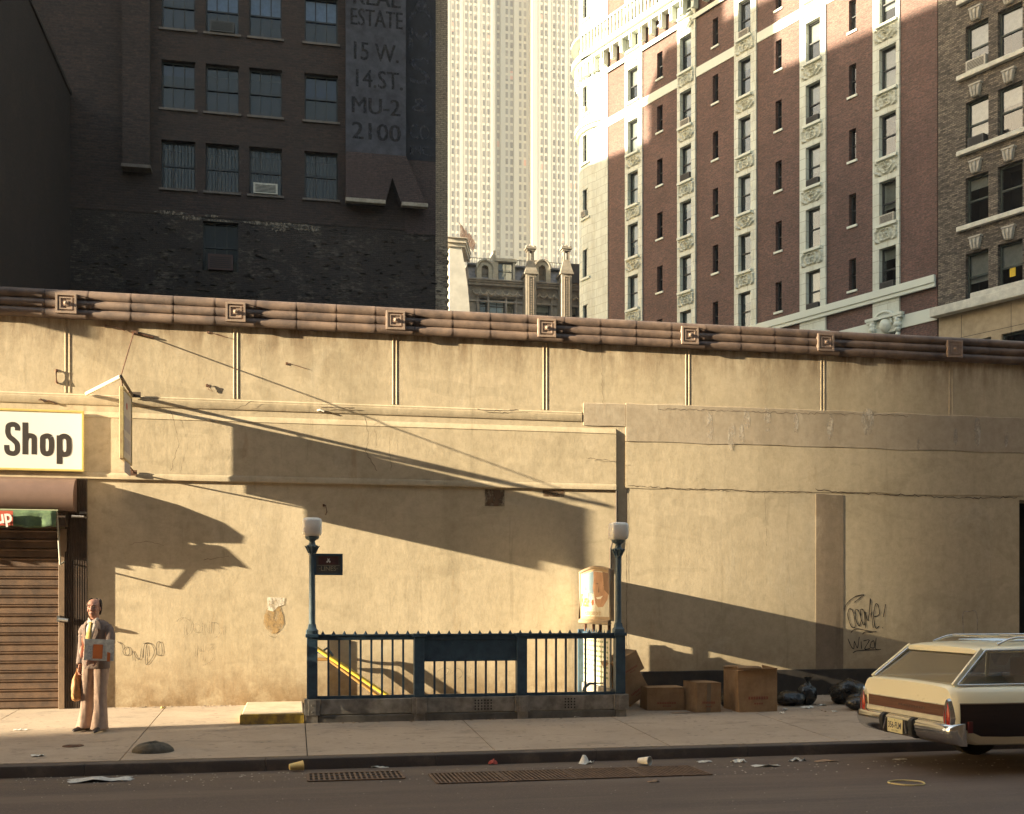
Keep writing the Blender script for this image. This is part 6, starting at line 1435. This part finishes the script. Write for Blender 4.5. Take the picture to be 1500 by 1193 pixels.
g = MB(); g.ribbon([(-.036,front(-.03,1.05,.004),1.05),(-.034,front(-.03,.95,.004),.95),(-.05,front(-.05,.84,.004),.84),(-.075,front(-.07,.80,.004),.80)], .008); g.build('jacket_edge', mat('seam', (.07,.045,.035), .9), PM, local=True)
# things the man holds
hold = Matrix.Translation((mp_.x,mY,MZ)) @ Matrix.Rotation(R(-20),4,'Z')
NP = thing('newspaper_bundle', 'folded newspapers and magazines clasped under the man\'s arm', 'newspapers', (mp_.x,mY,MZ), R(-20))
g = MB(); Mn = Matrix.Translation((.13,-.165,1.045)) @ Matrix.Rotation(R(24),4,'Z') @ Matrix.Rotation(R(3),4,'Y')
for k in range(5): g.box(-.165+.008*k,.19-.006*k,-.02+.01*k,-.011+.01*k,-.135+.004*k,.135-.01*k)
g.xform(Mn); g.build('folded_papers', NEWS, NP, local=True, bevel=.002)
g = MB(); g.quad((-.06,-.0225,-.11),(.055,-.0225,-.11),(.055,-.0225,.07),(-.06,-.0225,.07)); g.quad((.11,-.0225,-.14),(.148,-.0225,-.14),(.148,-.0225,-.03),(.11,-.0225,-.02)); g.xform(Mn); g.build('orange_cover', mat('orange_print', (.60,.16,.04), .5), NP, local=True)
g = MB(); g.quad((-.125,-.0225,-.13),(-.07,-.0225,-.13),(-.07,-.0225,.05),(-.125,-.0225,.05)); g.xform(Mn); g.build('printed_text', mat('blueish_print', (.22,.23,.28), .7, var=.6, scale=60, c2=(.55,.53,.5)), NP, local=True)
BG_ = thing('paper_bag', 'crumpled orange brown bag hanging from the man\'s lowered hand', 'bag', (mp_.x,mY,MZ), R(-20))
g = MB(); rings = []
for z, a, b_ in ((.76,.012,.018),(.73,.03,.04),(.66,.055,.07),(.56,.065,.09),(.46,.058,.095),(.41,.04,.08),(.395,.02,.04)):
    rings.append([(-.225+a*math.cos(t)*(1+.18*math.sin(5*t+z*20)), -.05+b_*math.sin(t)*(1+.12*math.sin(4*t+z*30)), z+.012*math.sin(3*t)) for t in [2*math.pi*k/22 for k in range(22)]])
g.loft(rings); g.build('bag_body', mat('bag_paper', (.58,.28,.10), .6, var=.3, scale=14, bmp=.01, bscale=18), BG_, local=True, smooth=60)
g = MB(); g.tube([(-.225,-.05,.75),(-.222,-.055,.80),(-.205,-.06,.78),(-.215,-.05,.75)], .008, 6); g.build('twisted_neck', mat('bag_paper', (.5,.3,.1)), BG_, local=True)
# ================================================================ station wagon
CX, CY = 6.77, 10.20; WD = 1.97
CAR = thing('station_wagon', 'cream early seventies station wagon with wood panelling seen from behind at the kerb', 'car', (CX, CY+WD/2, 0))
PAINT = mat('cream_car_paint', (.82,.76,.56), .3, var=.03, scale=.8, coat=.6); SHADEW = mat('shaded_wood_vinyl', (.022,.009,.007), .45, var=.35, scale=3, stretch=(1,1,9))  # side wood is near black to put that side's shade into its colour
TGW = mat('tailgate_wood', (.13,.055,.03), .5, var=.35, scale=4, stretch=(1,.6,14), c2=(.085,.035,.02)); CHR = mat('chrome', (.72,.72,.70), .14, 1, var=.1); TYRE = mat('tyre', (.02,.02,.02), .9)
RED = mat('tail_lens', (.42,.035,.02), .2, var=.3, scale=30); AMB = mat('dark_rubber', (.02,.02,.02), .6)
H = WD/2
def cb_(mb, name, m, par=CAR, **k): return mb.build(name, m, par, local=True, **k)
# lower body loft along x; half profile (y,z) from bottom centre to top centre
def prof(x):
    # width factor, tail and nose
    w = 1-.045*max(0,1-x/.35)**2-.06*max(0,(x-4.9)/.6)**2
    lift = .02*max(0,1-x/.5)
    zt = .985 if x < 3.55 else .985-.07*((x-3.55)/2.0)
    P_ = [(0,.34),(.62,.34),(.86,.35),(.925,.37),(.965,.46),(.985,.60),(.985,.72),(.975,.80),(.955,.86),(.93,.915),(.90,.955),(.85,.978),(.60,zt+.01),(0,zt+.02)]
    out = []
    for y, z in P_:
        for wx in (1.42, 4.50):
            d = abs(x-wx)
            if False: pass
            if d < .40 and z < .66: z = max(z, .33+math.sqrt(max(0,.40**2-d*d))*.88)
        if x < .35 and z < .5: z = max(z, .50-.55*x)
        out.append((y*w, z+lift*(z < .5)))
    return out
xs = [0.0,.02,.06,.14,.3,.6,.9,1.02,1.06,1.12,1.2,1.3,1.42,1.54,1.64,1.72,1.78,1.82,1.95,2.5,3.1,3.6,4.0,4.1,4.14,4.2,4.28,4.38,4.5,4.62,4.72,4.8,4.86,4.9,5.05,5.25,5.38,5.44]
g = MB(); rings = []
for x in xs:
    p = prof(x); s_ = {0.0:.965,.02:.985,.06:.995}.get(x,1); hz_ = .62
    p = [(y*s_, hz_+(z-hz_)*(1-(1-s_)*1.6)) for y, z in p]
    rings.append([(x, y, z) for y, z in p]+[(x, -y, z) for y, z in p[-2:0:-1]])
g.loft(rings); body_ = cb_(g, 'body', PAINT, smooth=35)
# rear fender hips: raised lip over the tailgate
# wood side panels (sheet 3 mm proud), both sides
for sg in (-1, 1):
    g = MB(); xx = [x for x in xs if .05 < x < 5.3]; T_ = []; B_ = []
    def yat(x, z):
        p = prof(x)
        for (y0, z0), (y1, z1) in zip(p, p[1:]):
            if z0 <= z <= z1 and z1 > z0: return y0+(y1-y0)*(z-z0)/(z1-z0)
        return p[5][0]
    lv = []
    for x in xx:
        base = .45
        for wx in (1.42,4.50):
            d = abs(x-wx)
            if d < .47: base = max(base, .33+math.sqrt(max(0,.47**2-d*d))*.88)
        if x < .35: base = max(base, .58-.4*x)
        base = min(base, .77); lv.append([(x, sg*(yat(x, base+(.80-base)*k/4)+.004), base+(.80-base)*k/4) for k in range(5)])
    g.loft(lv, False, False); cb_(g, 'wood_side_panel', SHADEW, smooth=40)
    g = MB(); g.tube([(r_[-1][0], r_[-1][1], .803) for r_ in lv], .008, 6); cb_(g, 'side_trim', mat('trim_brown', (.20,.14,.08), .5), smooth=40)
g = MB()   # dark underside skirt below the body
g.box(.45,5.2,-.62,.62,.33,.40); cb_(g, 'underbody', M_black)
# greenhouse
zb = .985; zr_ = 1.355
BL = {'r0':(.04,.80),'r1':(.50,.685),'f0':(3.62,.80),'f1':(3.02,.66)}
g = MB(); rr_ = []
for x, w, z, cr in ((.44,.655,1.345,.028),(.48,.70,1.352,.040),(.58,.72,1.358,.052),(.9,.73,1.362,.062),(1.8,.735,1.366,.068),(2.6,.72,1.360,.062),(2.95,.69,1.348,.048),(3.03,.66,1.338,.03)):
    top = [(x, w*math.cos(a), z+cr*max(0,math.sin(a))**.8) for a in [math.pi*k/14 for k in range(15)]]; rr_.append(top+[(x,-w*.98,z-.035),(x,w*.98,z-.035)])
g.loft(rr_); cb_(g, 'roof', PAINT, smooth=50)
def bar4(mb, a, b_, w, t=.03, n=(0,1,0)):
    a, b_ = Vector(a), Vector(b_); d = (b_-a).normalized(); k = d.cross(Vector(n)).normalized()*w/2; m_ = Vector(n)*t/2
    mb.add([a+k+m_,a-k+m_,a-k-m_,a+k-m_,b_+k+m_,b_-k+m_,b_-k-m_,b_+k-m_], [(0,1,2,3),(4,5,6,7),(0,1,5,4),(1,2,6,5),(2,3,7,6),(3,0,4,7)])
g = MB()
for sg in (-1,1):
    bar4(g, (.075,sg*.815,zb-.01), (.50,sg*.69,zr_), .07); bar4(g, (1.62,sg*.835,zb-.01), (1.56,sg*.72,zr_), .05); bar4(g, (2.55,sg*.835,zb-.01), (2.5,sg*.72,zr_), .05); bar4(g, (3.6,sg*.80,zb-.01), (3.02,sg*.66,zr_-.01), .06)
build_split(g, 'pillar', PAINT, CAR, local=True, bevel=.008)
CG = glassmat('car_glass', (.40,.44,.50), .22, .04); CGR = glassmat('dusty_car_glass', (.45,.40,.32), .10, .16)
g = MB(); g.quad((.10,-.765,zb+.02),(.10,.765,zb+.02),(.48,.655,zr_-.03),(.48,-.655,zr_-.03)); cb_(g, 'rear_window', CGR)
g = MB(); g.quad((3.58,-.76,zb+.02),(3.58,.76,zb+.02),(3.04,.64,zr_-.03),(3.04,-.64,zr_-.03)); cb_(g, 'windscreen', CG)
for sg in (-1,1):
    for a0, a1, b0, b1 in ((.16,1.585,.555,1.53),(1.65,2.52,1.59,2.47),(2.59,3.55,2.53,3.0)):
        g = MB(); g.quad((a0,sg*.828,zb+.012),(a1,sg*.832,zb+.012),(b1,sg*.712,zr_-.02),(b0,sg*.705,zr_-.02)); cb_(g, 'side_window', CG)
# chrome: window surround, belt, rack
g = MB()
for sg in (-1,1):
    g.tube([(.105,sg*.85,zb+.004),(1.5,sg*.852,zb+.008),(3.55,sg*.84,zb+.004)], .012, 8)
    g.tube([(.115,sg*.822,zb+.004),(.52,sg*.712,zr_-.006),(1.55,sg*.73,zr_),(2.5,sg*.725,zr_-.004),(3.0,sg*.675,zr_-.02)], .013, 8)
    g.tube([(.085,sg*.775,zb+.012),(.472,sg*.665,zr_-.012)], .014, 8)
g.tube([(.085,-.78,zb+.010),(.085,.78,zb+.010)], .008, 8); g.tube([(.462,-.66,zr_-.012),(.462,.66,zr_-.012)], .010, 8)
cb_(g, 'window_trim', CHR, smooth=60)
g = MB()
for sg in (-1,1): g.tube([(.74,sg*.60,1.405),(.90,sg*.585,1.462),(1.0,sg*.585,1.478),(2.3,sg*.585,1.478),(2.5,sg*.60,1.40)], .016, 8)
for x in (.98,1.6,2.25): g.tube([(x,-.585,1.476),(x,.585,1.476)], .012, 8)
for k in range(-3,4): g.tube([(.95,k*.14,1.432),(2.3,k*.14,1.440)], .007, 6)
cb_(g, 'roof_rack', CHR, smooth=60)
# interior
g = MB()
for x0 in (1.9,2.9): 
    for sg in (-.38,.38): g.box(x0-.08,x0+.08,sg-.30,sg+.30,.7,1.20)
g.box(.3,3.4,-.78,.78,.70,.74); cb_(g, 'seats', mat('dark_seats', (.09,.05,.035), .7), bevel=.03)
# tailgate details
g = MB(); yw = .765; 
g.box(-.012,.004,-yw,yw,.655,.775); tw = cb_(g, 'tailgate_wood', TGW)
g = MB(); n = 11
for k in range(n): y = .10-k*.05; g.box(-.016,-.0125,y-.010,y+.010,.705,.725)
cb_(g, 'badge_letters', CHR, tw)
g = MB(); g.box(-.020,-.000,-yw-.02,yw+.02,.776,.786); g.box(-.03,.0,-yw-.02,yw+.02,.600,.654); cb_(g, 'tailgate_trim', mat('cream_trim', (.60,.55,.42), .3), bevel=.005)
# deck lip: sloping cream shelf between glass and wood
for sg in (-1,1):   # tail lamps: chrome almond frames with red lens
    g = MB(); yc = sg*.862
    def alm(s, x, dz=0): return [(x, yc+.062*s*math.cos(t)*(1-.25*abs(math.sin(t))), .65+.18*s*math.sin(t)+dz) for t in [2*math.pi*k/20 for k in range(20)]]
    g.loft([alm(1.12,.06),alm(1.16,-.01),alm(1.10,-.035),alm(.92,-.035),alm(.88,-.018)]); tf = cb_(g, 'tail_lamp_frame', CHR, smooth=40)
    g = MB(); g.loft([alm(.90,-.012),alm(.86,-.030),alm(.5,-.044)]); cb_(g, 'tail_lens', RED, tf, smooth=60)
    g = MB(); g.tube([(-.04,yc,.51),(-.05,yc,.66),(-.04,yc,.81)], .007, 6); cb_(g, 'lens_bar', CHR, tf)
# rear bumper: swept chrome with dark guards
g = MB()
def bsec(y, x0, z0=0.0):
    e = .45 if abs(y) > .97 else 1
    return [(x0+.09*e,y,.60),(x0+.01,y,.595),(x0-.035,y,.575),(x0-.05,y,.53),(x0-.045,y,.47),(x0-.02,y,.41),(x0+.05*e,y,.365),(x0+.14*e,y,.36)]
g.loft([bsec(y, x0) for y, x0 in ((-.985,.06),(-.975,.02),(-.94,-.015),(-.86,-.04),(-.5,-.055),(0,-.06),(.5,-.055),(.86,-.04),(.94,-.015),(.975,.02),(.985,.06))]); 
for sg in ():
    q = [bsec(sg*.985, .06), [(x+.04, sg*.988, z) for x, y, z in bsec(0,.06)], [(x+.10, sg*.988, .48+(z-.47)*.6) for x, y, z in bsec(0,.06)]]
    g.loft(q)
bump_ = cb_(g, 'rear_bumper', CHR, smooth=50)
for sg in (-1,1):
    g = MB(); g.loft([[(x,sg*.30+dy,z) for x, z in ((.0,.60),(-.08,.605),(-.125,.57),(-.13,.50),(-.11,.42),(-.06,.37),(.0,.37))] for dy in (-.035,.035)]); cb_(g, 'bumper_guard', AMB, bump_, smooth=30, bevel=.008)
g = MB(); g.box(-.114,-.108,-.24,.24,.41,.555); cb_(g, 'plate_recess', M_black, bump_)
g = MB(); g.box(-.126,-.118,-.155,.155,.400,.560); pl = cb_(g, 'number_plate', mat('plate_yellow', (.70,.63,.36), .5), bump_, bevel=.004)
Mt = Matrix.Translation((-.1275,0,.482)) @ Matrix(((0,0,-1,0),(-1,0,0,0),(0,1,0,0),(0,0,0,1)))
g = MB(); text_mb(g, '356-FLM', Mt, .098, .002, .78); text_mb(g, 'NEW YORK', Matrix.Translation((0,0,-.058)) @ Mt, .026, 0, 1); text_mb(g, '73', Matrix.Translation((0,0,.058)) @ Mt, .024, 0, 1); cb_(g, 'plate_lettering', mat('plate_ink', (.03,.03,.06), .5), pl)
g = MB(); 
for sg in (-1,1): g.tube([(-.12,sg*.19,.55),(-.125,sg*.235,.42)], .010, 6)
cb_(g, 'plate_bracket', CHR, bump_)
g = MB(); g.box(.13,.185,-.992,-.975,.50,.62); cb_(g, 'side_marker', mat('marker_red', (.10,.008,.012), .3), bevel=.003)
# paint chips
g = MB(); g.poly([(.66+.05*math.cos(t)*(1+.3*math.sin(3*t)), -.9835*1.0, .815+.022*math.sin(t)) for t in [2*math.pi*k/10 for k in range(10)]]); g = MB()
# wheels
def wheel(x, sg):
    w = bpy.data.objects.new('wheel', None); col.objects.link(w); w.parent = CAR; w.location = (x, sg*.83, .335); ORG[w.name] = (0,0,0)
    n = 28; Rx = Matrix.Rotation(R(90),4,'X')
    g = MB(); g.lathe([(.20,-.09),(.30,-.10),(.33,-.085),(.335,-.05),(.335,.05),(.33,.085),(.30,.10),(.20,.09)], (0,0,0), n); g.xform(Rx); cb_(g, 'tyre', TYRE, w, smooth=30)
    g = MB(); g.lathe([(.001,-.075*sg),(.05,-.09*sg),(.10,-.07*sg),(.17,-.085*sg),(.205,-.095*sg),(.205,.05),(.001,.05)], (0,0,0), n); g.xform(Rx); cb_(g, 'hubcap', CHR, w, smooth=30)
for x in (1.42,4.50):
    for sg in (-1,1): wheel(x, sg)
g = MB(); 
for sg in (-1,1): g.tube([(.35,sg*.45,.24),(.0,sg*.45,.27),(-.02,sg*.45,.27)], .025, 8)

g = MB(); g.loft([[(5.44+.0,y,.62),(5.52,y,.60),(5.56,y,.5),(5.50,y,.40),(5.42,y,.38)] for y in (-.96,-.8,0,.8,.96)]); cb_(g, 'front_bumper', CHR, smooth=40)
for sg in (-1,1):
    g = MB(); g.lathe([(.001,.0),(.08,0),(.085,.03),(.001,.05)], (0,0,0), 16); g.xform(Matrix.Translation((5.44,sg*.68,.72)) @ Matrix.Rotation(R(90),4,'Y')); cb_(g, 'headlight', M_paper, smooth=40)
# ================================================================ light, sky, camera
SD = Vector((1, .152, -.213)).normalized()
sun = bpy.data.lights.new('sun', 'SUN'); sun.energy = 5.0; sun.angle = R(.38); sun.color = (1.0, .86, .60)
so = bpy.data.objects.new('sun', sun); col.objects.link(so); so.rotation_euler = SD.to_track_quat('-Z','Y').to_euler()
w = bpy.data.worlds.new("World"); scene.world = w; w.use_nodes = True; nt = w.node_tree
bg = nt.nodes['Background']; sky = nt.nodes.new('ShaderNodeTexSky'); sky.sky_type = 'NISHITA'; sky.sun_disc = False
el = math.atan2(.213, math.hypot(1,.152)); sky.sun_elevation = el
d = -SD; sky.sun_rotation = math.atan2(d.x, d.y)
sky.air_density = 1.4; sky.dust_density = 1.9; sky.ozone_density = .6; sky.altitude = 0
nt.links.new(sky.outputs[0], bg.inputs[0]); bg.inputs[1].default_value = .066
cam = bpy.data.cameras.new('camera'); co = bpy.data.objects.new('camera', cam); col.objects.link(co)
cam.sensor_width = 36; cam.lens = 36*F/1500; cam.shift_y = (HZ-596.5)/1500; cam.clip_end = 3000; cam.clip_start = .1
co.location = (0,0,CH); co.rotation_euler = (R(90), 0, -TH); scene.camera = co
scene.view_settings.view_transform = 'Standard'; scene.view_settings.look = 'None'; scene.view_settings.gamma = 1
scene.view_settings.exposure = 2.8
scene.render.engine = 'CYCLES'; scene.cycles.max_bounces = 6; scene.cycles.diffuse_bounces = 3; scene.cycles.transparent_max_bounces = 12

def haze(d):
    g = MB(); g.box(-420,700,-90,520,-1.3,305); m = bpy.data.materials.new('haze'); m.use_nodes = True; nt = m.node_tree; nt.nodes.clear()
    o = _n(nt,'ShaderNodeOutputMaterial'); v = _n(nt,'ShaderNodeVolumePrincipled'); v.inputs['Density'].default_value = d; v.inputs['Color'].default_value = (.9,.88,.84,1); v.inputs['Anisotropy'].default_value = .2
    nt.links.new(v.outputs[0], o.inputs['Volume']); h = g.build('haze', m); struct(h, 'stuff')
haze(.00035)
